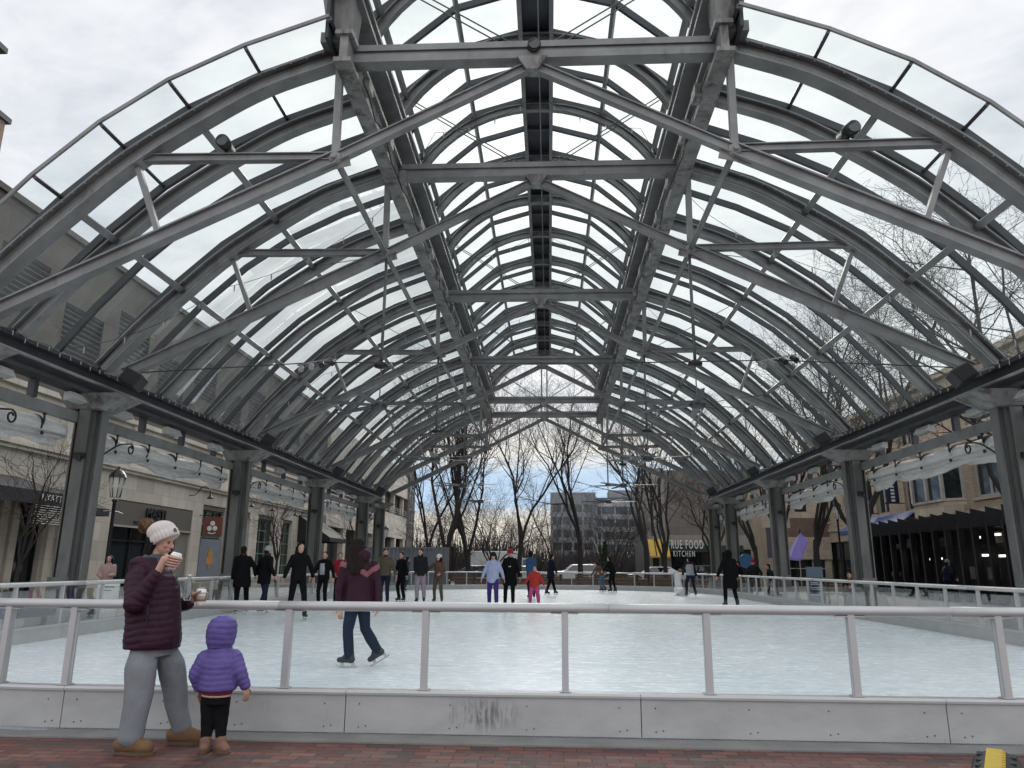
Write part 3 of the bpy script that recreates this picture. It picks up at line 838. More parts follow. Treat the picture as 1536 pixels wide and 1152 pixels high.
for x, lab in ((-4.72,'hotel side'),(5.0,'slatted kiosk side')):
    o = thing('lamp_cluster', f'small cluster of stage lamps clamped on the span wire, {lab}', 'stage lamps', (x,FY(0)-.1,5.6))
    b = MB().bar((-.42,0,-.06),(.42,0,.10),.03,.03); b.build('clamp_bar', STEEL_L, o, off=(0,0,0))
    for e in (-.34,-.12,.1,.32):
        MB().tube([(e,.03,-.02+e*.2),(e+.05,-.12,-.12+e*.2)], [.05,.065], 10).build('lamp', STEEL_L if e < 0 else BLACKM, o, off=(0,0,0))
# ------------------------------------------------------------------ buildings
def stone_mat(name, c, joint=(1.2,.6), var=.12, dirt=None, jdark=.6):
    m = bpy.data.materials.new(name); t = NT(m); MATS[name] = m
    p = t.pos(); s = t.node('ShaderNodeSeparateXYZ', {0: p})
    uv = t.node('ShaderNodeCombineXYZ', {0: t.math('ADD', s.outputs[0], s.outputs[1]), 1: s.outputs[2], 2: 0.0}).outputs[0]
    br = t.node('ShaderNodeTexBrick', {'Vector': uv, 'Color1': (.86,.86,.86,1), 'Color2': (1.1,1.1,1.1,1), 'Mortar': (jdark,jdark,jdark,1), 'Scale': 1.0,
        'Mortar Size': .008 if joint[0] > .5 else .006, 'Brick Width': joint[0], 'Row Height': joint[1]})
    n = t.noise(t.mapping(p, (1,1,.4)), 1.6, 6, .65)
    col = t.mix(1.0, c, br.outputs['Color'], 'MULTIPLY')
    col = t.mix(1.0, col, t.ramp(n, [(.25,1-var*1.6),(.75,1+var)]), 'MULTIPLY')
    b = t.node('ShaderNodeBsdfPrincipled', {'Base Color': col, 'Roughness': .85, 'Normal': t.bump(t.math('SUBTRACT', 1.0, br.outputs['Fac']), .4, .01)})
    t.out(b.outputs[0]); return m
CREAM = stone_mat('cream_cast_stone', (.56,.51,.44), (1.5,.75))
TAUPE = stone_mat('taupe_panel', (.115,.104,.095), (2.2,1.1), .1)
TANB = stone_mat('tan_brick', (.43,.345,.255), (.22,.075), .12, jdark=.8)
ORNG = stone_mat('warm_stone', (.50,.42,.33), (.9,.45), .12)
GREYB = stone_mat('grey_precast', (.30,.285,.26), (3.0,1.5), .1)
LOUV = mat('louvre_slats', (.035,.036,.04), .6)
FRAMEW = mat('window_frame_cream', (.42,.40,.36), .6)
GREENF = mat('green_window_frame', (.10,.17,.14), .5)
SHOP = mat('shop_dark_interior', (.012,.011,.011), .5, 0, .3, 1.5)
AWN = mat('dark_navy_awning', (.016,.018,.026), .75, 0, .15, 3, .2, 120)
OLIVE = mat('olive_sign_board', (.115,.105,.085), .7, 0, .1, 3, stretch=(1,6,.3))
LETW = mat('white_lettering', (.75,.75,.73), .5)
LETD = mat('dark_lettering', (.012,.014,.02), .4)

class Face:
    """vertical facade: a runs along it, z up, dep goes into the wall"""
    def __init__(s, o, along, inward): s.o = V(o); s.a = V(along).normalized(); s.i = V(inward).normalized()
    def p(s, a, z, dep=0.0): return s.o + s.a*a + s.i*dep + V((0,0,z))
    def box(s, mb, a0, a1, z0, z1, d0, d1):
        c = [s.p(a,z,d_) for a,z,d_ in ((a0,z0,d0),(a1,z0,d0),(a1,z0,d1),(a0,z0,d1),(a0,z1,d0),(a1,z1,d0),(a1,z1,d1),(a0,z1,d1))]
        return mb.add(c, [(0,3,2,1),(4,5,6,7),(0,1,5,4),(1,2,6,5),(2,3,7,6),(3,0,4,7)])
    def wall(s, mb, a0, a1, z0, z1, ops, dep=.3):
        A = sorted({a0,a1,*[x for o in ops for x in o[:2] if a0 < x < a1]}); Z = sorted({z0,z1,*[x for o in ops for x in o[2:4] if z0 < x < z1]})
        def isop(i, j):
            if not (0 <= i < len(A)-1 and 0 <= j < len(Z)-1): return False
            ca, cz = (A[i]+A[i+1])/2, (Z[j]+Z[j+1])/2
            return any(o[0] < ca < o[1] and o[2] < cz < o[3] for o in ops)
        q = lambda *pp: mb.add(pp, [(0,1,2,3)])
        for i in range(len(A)-1):
            for j in range(len(Z)-1):
                x0,x1,y0,y1 = A[i],A[i+1],Z[j],Z[j+1]
                if not isop(i,j): q(s.p(x0,y0),s.p(x1,y0),s.p(x1,y1),s.p(x0,y1))
                else:
                    if not isop(i-1,j): q(s.p(x0,y0),s.p(x0,y1),s.p(x0,y1,dep),s.p(x0,y0,dep))
                    if not isop(i+1,j): q(s.p(x1,y0),s.p(x1,y0,dep),s.p(x1,y1,dep),s.p(x1,y1))
                    if not isop(i,j-1): q(s.p(x0,y0),s.p(x0,y0,dep),s.p(x1,y0,dep),s.p(x1,y0))
                    if not isop(i,j+1): q(s.p(x0,y1),s.p(x1,y1),s.p(x1,y1,dep),s.p(x0,y1,dep))
        return mb
    def window(s, parent, a0, a1, z0, z1, nv=2, nh=2, fm=None, gm=None, dep=.22, fw=.06, sill=None):
        fm = fm or FRAMEW; gm = gm or DARKGLASS
        g = MB(); s.box(g, a0, a1, z0, z1, dep+.04, dep+.06)
        o = g.build('window', gm, parent)
        f = MB()
        for k in range(nv+1):
            c = a0+(a1-a0)*k/nv; c = min(max(c, a0+fw/2), a1-fw/2); s.box(f, c-fw/2, c+fw/2, z0, z1, dep-.03, dep+.035)
        for k in range(nh+1):
            c = z0+(z1-z0)*k/nh; c = min(max(c, z0+fw/2), z1-fw/2); s.box(f, a0, a1, c-fw/2, c+fw/2, dep-.025, dep+.03)
        f.build('frame', fm, o)
        if sill: 
            q = MB(); s.box(q, a0-.1, a1+.1, z0-.14, z0, -.07, dep); q.build('sill', sill, o)
        return o

# --- stone hotel block along one side
hotel = thing('hotel_building', 'long cream stone block with louvred upper storeys beyond the rink, awnings at street level', 'building', (-18,38,0))
F = Face((-18,0,0), (0,1,0), (-1,0,0))
ops = [(19.0,23.5,0,3.4),(25.2,26.5,0,3.2),(30.8,37.8,0,4.03),(38.9,41.7,.5,4.45),(43.6,45.3,.5,4.45),(46.6,49.4,.5,4.45),(51.0,53.0,.5,4.4),(54.6,58.5,0,3.6)]
mb = F.wall(MB(), 8, 60, 0, 5.16, ops, .34)
mb.build('ground_storey', CREAM, hotel)
mb = F.box(MB(), 8, 60, 5.16, 5.30, -.16, .3); F.box(mb, 8, 60, 5.30, 5.44, -.24, .3); mb.build('cornice', CREAM, hotel)
mb = F.wall(MB(), 8, 60, 5.44, 7.3, [(y, y+3.3, 5.75, 6.95) for y in np.arange(9.6, 58, 4.55)], .05)
for y in np.arange(9.6, 58, 4.55):
    F.box(mb, y, y+3.3, 5.75, 6.95, .05, .12); F.box(mb, y+.5, y+2.8, 6.30, 6.36, .028, .05); F.box(mb, y+.5, y+2.8, 6.12, 6.16, .03, .05)
    F.box(mb, y+3.62, y+3.98, 5.44, 7.30, -.07, .0)
mb.build('panel_storey', CREAM, hotel)
F.box(MB(), 8, 60, 7.3, 7.5, -.15, .3).build('string_course', CREAM, hotel)
LV = [(y, y+2.5) for y in np.arange(11.6, 58, 3.55)]
mb = F.wall(MB(), 8, 60, 7.5, 13.5, [(a,b,8.9+.9*(i%2),11.0+.9*(i%2)) for i,(a,b) in enumerate(LV)], .12); mb.build('upper_storey', TAUPE, hotel)
F.box(MB(), 7.9, 60, 13.5, 13.72, -.12, .5).build('parapet', TAUPE, hotel)
for i, (a, b) in enumerate(LV):
    zl, zh = 8.9+.9*(i%2), 11.0+.9*(i%2)
    m_ = F.box(MB(), a, b, zl, zh, .14, .16)
    k = zl+.06
    while k < zh-.08:
        c = [F.p(a,k,.10),F.p(b,k,.10),F.p(b,k+.10,.02),F.p(a,k+.10,.02),F.p(a,k+.02,.10),F.p(b,k+.02,.10),F.p(b,k+.12,.02),F.p(a,k+.12,.02)]
        m_.add(c, [(0,1,2,3),(7,6,5,4),(0,4,5,1),(2,6,7,3)]); k += .21
    m_.build('louvre', mat('grey_louvre', (.10,.10,.105), .5), hotel)
MB().box(-34,-18.36,8,60,-.02,13.5).build('core', SHOP, hotel)
MB().box(-26,-19.0,8,22.6,13.5,16.6).build('roof_tower', stone_mat('roof_tower_brick', (.30,.22,.18), (.6,.3)), hotel)
MB().box(-25,-18.9,8,22.75,16.6,16.8).box(-23,-18.2,10,21.2,18.3,18.5).box(-22.9,-22.6,12,12.3,16.8,18.3).build('tower_cap', mat('tower_cap', (.09,.09,.095), .6), hotel)
# piers with paired cream pilasters at the hotel door
for y in (23.6, 24.15, 24.7, 26.6, 27.3, 28.3, 29.3):
    F.box(MB(), y, y+.34, 0, 3.9, -.12, 0).build('pilaster', CREAM, hotel)
F.window(hotel, 19.0, 23.5, 0, 3.4, 4, 1, BLACKM)
F.window(hotel, 25.2, 26.5, 0, 3.2, 2, 1, BLACKM)
def awning(parent, y0, y1, zt, zb, out, m, val=.28, x=-18.0):
    a = MB(); d_ = out
    a.add([(x,y0,zt),(x+d_,y0,zb),(x+d_,y1,zb),(x,y1,zt),(x,y0,zt-.02),(x+d_,y0,zb-.02),(x+d_,y1,zb-.02),(x,y1,zt-.02)],[(0,1,2,3),(7,6,5,4),(0,4,5,1),(2,6,7,3)])
    a.box(x+d_-.01,x+d_+.01,y0,y1,zb-val,zb)
    a.add([(x,y0,zt),(x+d_,y0,zb),(x+d_,y0,zb-val),(x,y0,zb-val)],[(0,1,2,3)]); a.add([(x,y1,zt),(x+d_,y1,zb),(x+d_,y1,zb-val),(x,y1,zb-val)],[(3,2,1,0)])
    return a.build('awning', m, parent)
aw = thing('hotel_awning', 'broad dark navy fabric awning with white lettering over the hotel door', 'awning', (-17,22,3))
o = awning(aw, 18.6, 24.85, 4.25, 3.62, 2.0, AWN, .42)
fr = MB()
for k in range(9): fr.tube([(-15.98,23.0,3.16-.07*k),(-15.98,24.8,3.16-.07*k+.01)], .012, 5)
for yy in (23.0,24.8,20.8): fr.tube([(-15.98,yy,3.2),(-15.98,yy,2.55)], .02, 5)
fr.build('frame', BLACKM, aw)
text_at('lettering', 'HYATT', .30, (-15.97,23.75,3.42), (0,1,0), (0,0,1), LETW, aw, .008, 1.1)
aw = thing('small_awning', 'small dark navy awning beside the hotel door, nearer the street lamp', 'awning', (-17,26,3))
awning(aw, 25.0, 27.6, 4.05, 3.35, 1.7, AWN, .26)
aw = thing('black_awning', 'steep black shop awning at the far end of the stone block', 'awning', (-17,56,3))
awning(aw, 54.2, 58.9, 4.9, 3.3, 2.4, mat('black_awning_cloth', (.012,.012,.013), .8), .3)
# restaurant front
rs = thing('restaurant_front', 'olive board shop front with dark recessed entrance and black raised lettering', 'shop front', (-18,34,2))
F.box(MB(), 30.85, 37.75, 2.97, 4.0, .02, .1).build('sign_board', OLIVE, rs)
text_at('lettering', 'MASTI', .62, (-17.965,34.15,3.58), (0,1,0), (0,0,1), LETD, rs, .03, 1.05, .012)
F.box(MB(), 32.4, 36.1, 3.08, 3.2, -.01, .02).build('lower_line', LETD, rs)
F.box(MB(), 30.85, 37.75, 2.9, 2.97, -.04, .2).build('lintel_trim', FRAMEW, rs)
m_ = MB()
for y in (31.0, 32.6, 33.9, 35.2, 36.4): F.box(m_, y, y+.08, 0, 2.9, .2, .28)
F.box(m_, 31, 36.4, 2.3, 2.38, .2, .28); m_.build('door_frame', BLACKM, rs)
F.box(MB(), 31, 36.4, .0, 2.9, .29, .31).build('window', DARKGLASS, rs)
F.box(MB(), 36.5, 37.75, 0, 2.9, .10, .3).build('side_panel', mat('putty_panel', (.24,.22,.19), .7), rs)
for (a0,a1,z0,z1,nv,nh) in ((38.9,41.7,2.75,4.2,3,2),(43.6,45.3,.6,4.2,2,5),(46.6,49.4,.6,4.2,3,5),(51.0,53.0,.6,4.2,2,5)):
    F.window(hotel, a0, a1, z0, z1, nv, nh, GREENF, None, .24, .07)
    q = F.box(MB(), a0, a1, z1, z1+.25, .06, .3); q.build('lintel', OLIVE, hotel)
F.window(hotel, 54.6, 58.5, 0, 3.3, 4, 2, BLACKM)
bs = thing('poster_board', 'tall slate blue poster board with an orange flame emblem below green panes', 'poster', (-18,40.2,1.6))
F.box(MB(), 38.95, 41.4, .5, 2.68, -.02, .12).build('panel', mat('slate_poster', (.17,.20,.24), .6), bs)
m_ = MB()
for k, (dy, dz, r_) in enumerate(((0,.0,.34),(-.28,-.08,.2),(.28,-.08,.2),(0,.42,.16),(-.18,.28,.15),(.18,.28,.15),(0,-.38,.15))):
    pts = [F.p(40.2+dy+r_*math.cos(q)*.62, 1.65+dz+r_*math.sin(q)*1.05, -.026-.002*k) for q in [2*math.pi*i/12 for i in range(12)]]
    m_.add(pts, [tuple(range(12))])
m_.build('emblem', mat('orange_emblem', (.55,.25,.05), .6), bs)
hs = thing('hanging_sign', 'small square rust brown hanging sign with a pale emblem', 'sign', (-17.4,38.6,3.1))
MB().box(-17.75,-16.75,38.56,38.64,2.75,3.75).build('board', mat('rust_board', (.17,.06,.04), .6), hs)
m_ = MB()
for q in range(3):
    a = rad(90+120*q); m_.ell((-17.25+.17*math.cos(a),38.54,3.26+.17*math.sin(a)), (.13,.01,.13), n=10, m=6)
m_.tube([(-17.45,38.54,2.95),(-17.25,38.54,2.9),(-17.05,38.54,2.95)], .03, 6)
m_.build('emblem', LETW, hs); MB().tube([(-18,38.6,3.85),(-16.7,38.6,3.85)], .025, 6).build('arm', BLACKM, hs)
for i, y in enumerate((37.2, 42.6, 45.9, 50.2, 53.6)):
    wd = ('restaurant board','poster board','narrow green panes','wide green panes','black awning')[i]
    g = thing('gooseneck_lamp', f'black gooseneck wall lamp next to the {wd}', 'wall lamp', (-18,y,4.75), 0, 'gooseneck lamps on the stone front')
    MB().tube(catmull([V((0,0,0)),V((.35,0,.05)),V((.55,0,.35)),V((.85,0,.45)),V((1.08,0,.25)),V((1.1,0,.05))],4), .022, 6).build('arm', BLACKM, g, True, off=(0,0,0))
    MB().lathe((1.1,0,-.16), [(.17,0),(.10,.08),(.05,.14),(.04,.24)], 12).build('shade', BLACKM, g, True, off=(0,0,0))

# --- parking deck further on
deck = thing('parking_deck', 'low cream parking deck with open dark levels and railings beyond the stone block', 'building', (-18,85,0))
F2 = Face((-18,0,0), (0,1,0), (-1,0,0))
m_ = F2.box(MB(), 61, 96, 4.5, 7.2, 0, .4); F2.box(m_, 61, 96, 9.6, 13.0, 0, .4); F2.box(m_, 61, 96, 0, 1.2, 0, .4)
m_.build('spandrel', CREAM, deck)
m_ = MB()
for y in np.arange(61, 96, 5.6):
    F2.box(MB(), y, y+.8, 1.2, 4.5, .02, .5).build('pier', CREAM, deck); F2.box(MB(), y, y+.6, 7.2, 9.6, .3, .7).build('pier', CREAM, deck)
MB().box(-34,-18.9,61,100,-.02,12.8).build('core', SHOP, deck)
F2.box(MB(), 96, 101, 0, 14, -.1, .5).build('stair_tower', TAUPE, deck)
F2.window(deck, 97, 100, 5, 12, 2, 4, FRAMEW, None, -.16)
m_ = MB()
for z_ in (7.45,7.7,7.95): m_.tube([(-17.95,61,z_),(-17.95,96,z_)], .03, 5)
for y in np.arange(61.2, 96, 2.4): m_.tube([(-17.95,y,7.2),(-17.95,y,7.97)], .03, 5)
m_.build('railing', STEEL, deck)
cont = thing('corrugated_hoarding', 'blue grey corrugated metal hoarding behind the end of the rink', 'hoarding', (-8,48,0))
m_ = MB(); x = -12.2; vs_ = []
prof = []
while x < -6.2:
    prof += [(x,0),(x+.10,0),(x+.14,.06),(x+.24,.06)]; x += .28
m_.add([(px_,48+py_,-.02) for px_,py_ in prof]+[(px_,48+py_,2.42) for px_,py_ in prof], [(i,i+1,len(prof)+i+1,len(prof)+i) for i in range(len(prof)-1)])
m_.build('sheet', mat('corrugated_blue_grey', (.21,.235,.265), .5, .2, .15, 1.5), cont)
MB().box(-12.25,-6.15,47.98,48.08,2.40,2.5).box(-12.3,-12.2,47.97,48.1,0,2.5).box(-6.2,-6.1,47.97,48.1,0,2.5).build('edge_frame', STEEL, cont)

# --- tan brick block on the other side
tan = thing('brick_building', 'tan brick block with cream framed bay windows above the slatted kiosk', 'building', (21,42,0))
FR = Face((21,0,0), (0,1,0), (1,0,0))
W1 = [(31.2,34.9,4.75,7.0),(35.3,37.6,4.75,7.0),(43.2,44.9,4.6,6.9),(47.0,48.8,4.65,6.9),(50.6,52.4,4.65,6.9),(57.0,59.2,4.7,6.6)]
W2 = [(a,b,8.3,10.4) for a,b,_,_ in W1]
m_ = FR.wall(MB(), 22, 62, 0, 11.2, W1+W2+[(24,29,.3,3.6),(31,41,.3,3.7),(43.5,50,.3,3.7),(52,61,.3,3.2)], .3); m_.build('wall', TANB, tan)
for a,b,z0,z1 in W1: FR.window(tan, a, b, z0, z1, 2, 1, FRAMEW, None, .2, .12, ORNG)
for a,b,z0,z1 in W2: FR.window(tan, a, b, z0, z1, 2, 1, FRAMEW, None, .2, .12, ORNG)
for a,b,z0,z1 in ((24,29,.3,3.6),(31,41,.3,3.7),(43.5,50,.3,3.7),(52,61,.3,3.2)): FR.window(tan, a, b, z0, z1, 5, 2, BLACKM, None, .2)
FR.box(MB(), 22, 62, 3.95, 4.2, -.08, 0).build('string_course', ORNG, tan)
FR.box(MB(), 22, 62, 7.5, 7.7, -.08, 0).build('upper_course', ORNG, tan)
FR.box(MB(), 22, 62, 11.2, 11.5, -.25, .3).build('cornice', ORNG, tan)
MB().box(21.35,36,22,62,-.02,11.2).build('core', SHOP, tan)
# projecting bay
by = thing('bay_window', 'x', 'x'); bpy.data.objects.remove(by)
m_ = MB()
A0, A1, PR = 38.4, 43.0, .75
def bayring(z0, z1, e=0.0):
    q = [(21.0,A0-e),(21-PR-e,A0+.7-e*.4),(21-PR-e,A1-.7+e*.4),(21.0,A1+e)]
    return [(x,y,z0) for x,y in q]+[(x,y,z1) for x,y in q]
FS = [(0,1,5,4),(1,2,6,5),(2,3,7,6),(3,2,1,0),(4,5,6,7)]
m_.add(bayring(4.05,4.72), FS); m_.add(bayring(4.72,4.84,.06), FS); m_.add(bayring(7.0,8.0), FS)
b_ = m_.build('bay', ORNG, tan)
MB().add(bayring(4.84,7.0,-.08), FS).build('window', DARKGLASS, b_)
m_ = MB(); q = bayring(0,0,0)[:4]
mids = [q[1][:2],(21-PR,(A0+A1)/2),q[2][:2]]
for x,y in mids+[(20.97,A0+.05),(20.97,A1-.05)]: m_.box(x-.07,x+.07,y-.09,y+.09,4.84,7.0)
m_.build('frame', FRAMEW, b_)
sa = thing('blue_awning', 'long blue shop awning under the tan brick bay windows', 'awning', (21,47,4))
m_ = MB().add([(20.9,43.4,4.55),(19.7,43.4,3.75),(19.7,52,3.75),(20.9,52,4.55),(19.7,43.4,3.45),(19.7,52,3.45)],[(0,1,2,3),(1,4,5,2)])
m_.build('cloth', mat('blue_awning_cloth', (.06,.085,.21), .7), sa)
def banner(y, z0, z1, lab):
    o = thing('banner', lab, 'banner', (20.9,y,z1), 0, 'navy banners on the brick front')
    MB().box(20.02,20.72,y-.015,y+.015,z0,z1).build('cloth', mat('navy_banner', (.012,.014,.04), .7), o)
    k = MB()
    for z_ in (z0+.03,z1-.03): k.tube([(21,y,z_),(19.95,y,z_)], .03, 6); k.ell((19.95,y,z_), (.07,.07,.07), n=8, m=6)
    k.build('arms', BLACKM, o)
    k = MB(); z_ = z1-.25
    while z_ > z0+.2: k.box(20.26,20.48,y-.022,y-.016,z_-.12,z_); z_ -= .2
    k.build('marks', LETW, o)
banner(44.95, 5.05, 6.75, 'dark navy banner with a column of white marks beside the bay window')
banner(48.6, 4.7, 6.5, 'dark navy banner further along, half hidden by a pavilion column')
# corner block with angled face
cb_ = thing('corner_building', 'pale stone and brown brick corner block with a narrow window behind the purple umbrella', 'building', (17.5,58,0))
FC = Face((17.4,57.4,0), (1,0,0), (0,1,0))
m_ = FC.wall(MB(), 0, 3.6, 5.0, 9, [(1.2,2.2,5.4,7.4)], .2); FC.wall(m_, 0, 3.6, 0, 2.0, [(.4,3.2,0,2.0)], .2)
m_.build('wall', ORNG, cb_)
FC.box(MB(), 0, 3.6, 3.6, 5.0, -.05, .0).build('brick_band', stone_mat('brown_brick', (.19,.13,.10), (.22,.075)), cb_)
FC.box(MB(), -.05, 3.65, 2.0, 3.6, -.12, .0).build('stone_band', ORNG, cb_)
FC.window(cb_, 1.2, 2.2, 5.4, 7.4, 1, 1, FRAMEW, None, .1); FC.window(cb_, .4, 3.2, 0, 2.0, 3, 3, FRAMEW, None, .1)
MB().box(17.42,22,57.75,66,-.02,9).build('core', TANB, cb_)

# --- black slatted kiosk
kio = thing('slatted_kiosk', 'long black slatted steel kiosk with tilted parapet panels and lit strip lamps inside', 'kiosk', (18,35,0))
ys = np.arange(27.0, 43.5, 1.1)
for y in ys: MB().box(17.84,18.10,y-.06,y+.06,0,3.25).build('fin', BLACKM, kio)
m_ = MB()
for z_ in (.82,2.30,3.02): m_.box(18.11,18.19,27,43.2,z_,z_+.09)
m_.build('rails', BLACKM, kio)
for k, y in enumerate(ys[:-1]):
    MB().add([(18.22,y+.0,3.05),(17.62,y+.62,3.05),(17.62,y+.62,3.82),(18.22,y+.0,3.55),(18.28,y+.05,3.05),(17.68,y+.67,3.05),(17.68,y+.67,3.82),(18.28,y+.05,3.55)],
        [(0,1,2,3),(7,6,5,4),(0,3,7,4),(1,5,6,2),(3,2,6,7),(0,4,5,1)]).build('parapet_panel', mat('matt_black_panel', (.010,.010,.012), .85, 0, .2, 4), kio)
MB().box(18.1,20.4,27,43.2,3.2,3.3).build('roof', BLACKM, kio)
MB().box(20.2,20.3,27,43.2,0,3.2).box(18.0,20.3,26.9,27.0,0,3.2).box(18,20.3,43.2,43.3,0,3.2).build('back_wall', SHOP, kio)
LIT = emis('strip_lamp', (1,.95,.85), 1.3)
for y, z_ in ((29.0,1.9),(30.3,1.88),(31.6,1.86),(33.0,1.9),(36.8,1.8),(38.0,1.78),(33.4,2.65),(31.9,2.72)): MB().box(18.6,18.68,y,y+.55,z_,z_+.09).build('strip_lamp', LIT, kio)
rng = random.Random(3)
for y in np.arange(27.6, 43, .7):
    if rng.random() < .85:
        z_ = rng.choice((0,.95,2.38)); MB().box(18.9,19.2,y,y+rng.uniform(.3,.6),z_,z_+rng.uniform(.25,.6)).build('shelf_box', mat('kiosk_goods', (.20,.19,.18), .6, 0, .6, 2), kio)

# --- end block with the green sign
end = thing('kitchen_building', 'grey brown corner block with slit windows, yellow awning and white letter sign', 'building', (15,72,0))
FE = Face((9.6,72,0), (1,0,0), (0,1,0))
FE.wall(MB(), 0, 1.6, 3.4, 10.6, [(.25,.5,4.2,9.6),(1.0,1.3,4.2,9.6)], .2).build('slit_wall', GREYB, end)
FE.wall(MB(), 1.6, 14, 4.3, 10.4, [], .2).build('wall', stone_mat('grey_brown_panel', (.19,.165,.145), (2.6,5)), end)
FE.wall(MB(), 0, 14, 0, 3.4, [(.3,.9,0,3),(1.1,1.6,0,3),(2.0,13.5,0,3.0)], .2).build('shop_wall', GREYB, end)
FE.box(MB(), 1.6, 14, 3.4, 4.3, .0, .2).build('sign_beam', GREYB, end)
MB().box(9.62,23.6,72.25,84,-.02,10.4).build('core', SHOP, end)
FE.window(end, .0, 1.6, 4.0, 9.6, 2, 3, FRAMEW, None, .15); FE.window(end, 2.0, 13.5, 0, 3.0, 9, 1, BLACKM, None, .15)
FE.box(MB(), 1.45, 8.6, 2.75, 3.35, -.55, -.02).build('sign_box', mat('dark_green_sign', (.02,.05,.032), .6), end)
text_at('sign_letters', 'TRUE FOOD', 1.12, (12.85,71.40,3.38), (1,0,0), (0,0,1), LETW, end, .05, 1.25, .008, .46)
text_at('sign_letters', 'KITCHEN', .74, (12.72,71.40,2.55), (1,0,0), (0,0,1), LETW, end, .04, 1.4, .004, .5)
m_ = MB(); x = 9.55
m_.add([(9.5,72,3.9),(9.5,70.7,2.35),(11.35,70.7,2.35),(11.35,72,3.9),(9.5,70.7,2.2),(11.35,70.7,2.2)],[(0,1,2,3),(1,4,5,2)])
aw_ = m_.build('yellow_awning', mat('yellow_awning_cloth', (.62,.40,.07), .7), end)
m_ = MB()
for x in (10.1,10.75): m_.bar((x,71.99,3.93),(x,70.69,2.38),.1,.02)
m_.build('stripe', AWN, aw_)
# --- office block far off
off = thing('office_block', 'distant glazed office block with pale window grid showing between bare trunks', 'building', (18,205,0))
FO = Face((.6,200,0), (1,0,0), (0,1,0))
wl = [(x,x+2.2,z_,z_+1.9) for x in np.arange(.6,11.5,2.75) for z_ in np.arange(2.2,18.5,3.3)]
FO.wall(MB(), 0, 12, 0, 20.5, wl, .3).build('wall', mat('blue_grey_cladding', (.17,.18,.195), .5), off)
MB().box(.6,12.6,200.3,215,0,20.4).build('glazing', DARKGLASS, off)
FP = Face((12.6,203,0), (1,0,0), (0,1,0))
wl = [(.6,33,z_,z_+2.0) for z_ in np.arange(1.8,18.6,3.3)]
FP.wall(MB(), 0, 34, 0, 19.6, wl, .3).build('side_wing', mat('pale_precast', (.36,.355,.35), .7), off)
m_ = MB()
for x in np.arange(1.5,33,3.6): FP.box(MB(), x, x+.35, .5, 18.6, .1, .3).build('pier', mat('pale_precast', (.33,.33,.34), .7), off)
MB().box(12.7,46,203.3,220,0,19.4).build('wing_glazing', mat('blue_window_band', (.05,.08,.11), .15), off)
FP.box(MB(), 4, 34, 19.6, 21.6, 2, 9).build('plant_room', mat('plant_room', (.22,.22,.23), .7), off)

# ------------------------------------------------------------------ trees
BARK = mat('winter_bark', (.024,.021,.019), .9, 0, .3, 6, .4, 30)
TWIG = mat('bare_twigs', (.036,.029,.026), .9, 0, .2, 4)
def tree_mesh(seed, H, trunk_r, trunk_h, limbs, spread, levels=4, kids=(6,6,6), nl=1.0):
    rng = random.Random(seed); tm = MB(); cm = MB()
    def branch(p, d_, r, L, lev):
        n = 8 if lev < 2 else 4 if lev < 3 else 3
        pts = [V(p)]; rs = [r]; dd = V(d_).normalized()
        for k in range(n):
            j = V((rng.gauss(0,1),rng.gauss(0,1),rng.gauss(0,.7)))*(.17+.035*lev)
            dd = (dd + j + V((0,0,.10 if lev < 3 else .03))).normalized()
            pts.append(pts[-1]+dd*(L/n)); rs.append(max(r*(1-.78*(k+1)/n), .0045))
        (tm if lev < 2 else cm).tube(pts, rs, 7 if lev == 0 else 6 if lev == 1 else 4 if lev == 2 else 3, cap=False)
        if lev >= levels: return
        nk = kids[min(lev, len(kids)-1)]
        for i in range(nk):
            u = .28 + .72*(i+rng.random()*.8)/nk
            x = u*n; k = min(int(x), n-1); q = pts[k].lerp(pts[k+1], x-k)
            base = (pts[k+1]-pts[k]).normalized()
            side = base.orthogonal(); side.rotate(Matrix.Rotation(rng.uniform(0,6.283), 3, base))
            ang = rng.uniform(.35,.85)*spread
            nd = (base*math.cos(ang) + side*math.sin(ang)).normalized()
            branch(q, nd, max(rs[k]*rng.uniform(.42,.62), .005), L*rng.uniform(.36,.62)*(1.12-.4*u), lev+1)
    pts = [V((0,0,-.1)), V((rng.gauss(0,.04),rng.gauss(0,.04),trunk_h*.5)), V((rng.gauss(0,.06),rng.gauss(0,.06),trunk_h))]
    cp = catmull(pts, 7); nc = len(cp)-1
    tm.tube(cp, [trunk_r*(.80+.25*(1-k/nc)+.45*max(0,1-k/nc*4)**2+.05*math.sin(k*2.3+seed)) for k in range(nc+1)], 11, cap=False)
    for i in range(limbs):
        a = 2*math.pi*(i+rng.uniform(-.25,.25))/limbs
        tilt = rng.uniform(.16,.42)*spread*1.15
        d_ = V((math.cos(a)*math.sin(tilt), math.sin(a)*math.sin(tilt), math.cos(tilt)))
        branch(pts[2]-V((0,0,rng.uniform(.05,.5)*trunk_h*.4)), d_, trunk_r*rng.uniform(.45,.68), (H-trunk_h)*rng.uniform(.8,1.05), 1)
    return tm.mesh('trunk'), cm.mesh('crown')
TREES = {
 'vase': tree_mesh(11, 14.5, .20, 3.0, 3, .66, 4, (6,10,8,6)),
 'vase2': tree_mesh(23, 14.5, .20, 3.3, 4, .8, 4, (6,9,8,6)),
 'tall': tree_mesh(5, 15.5, .24, 2.2, 5, .72, 4, (6,9,8,6)),
 'wide': tree_mesh(37, 11.5, .18, 2.6, 6, 1.15, 4, (6,9,8,7)),
 'small': tree_mesh(8, 4.2, .055, 1.5, 6, .95, 3, (6,7,5)),
 'bush': tree_mesh(51, 7.0, .10, .8, 8, 1.0, 4, (6,7,7,5)),
}
for a, b in TREES.values(): a.shade_smooth()
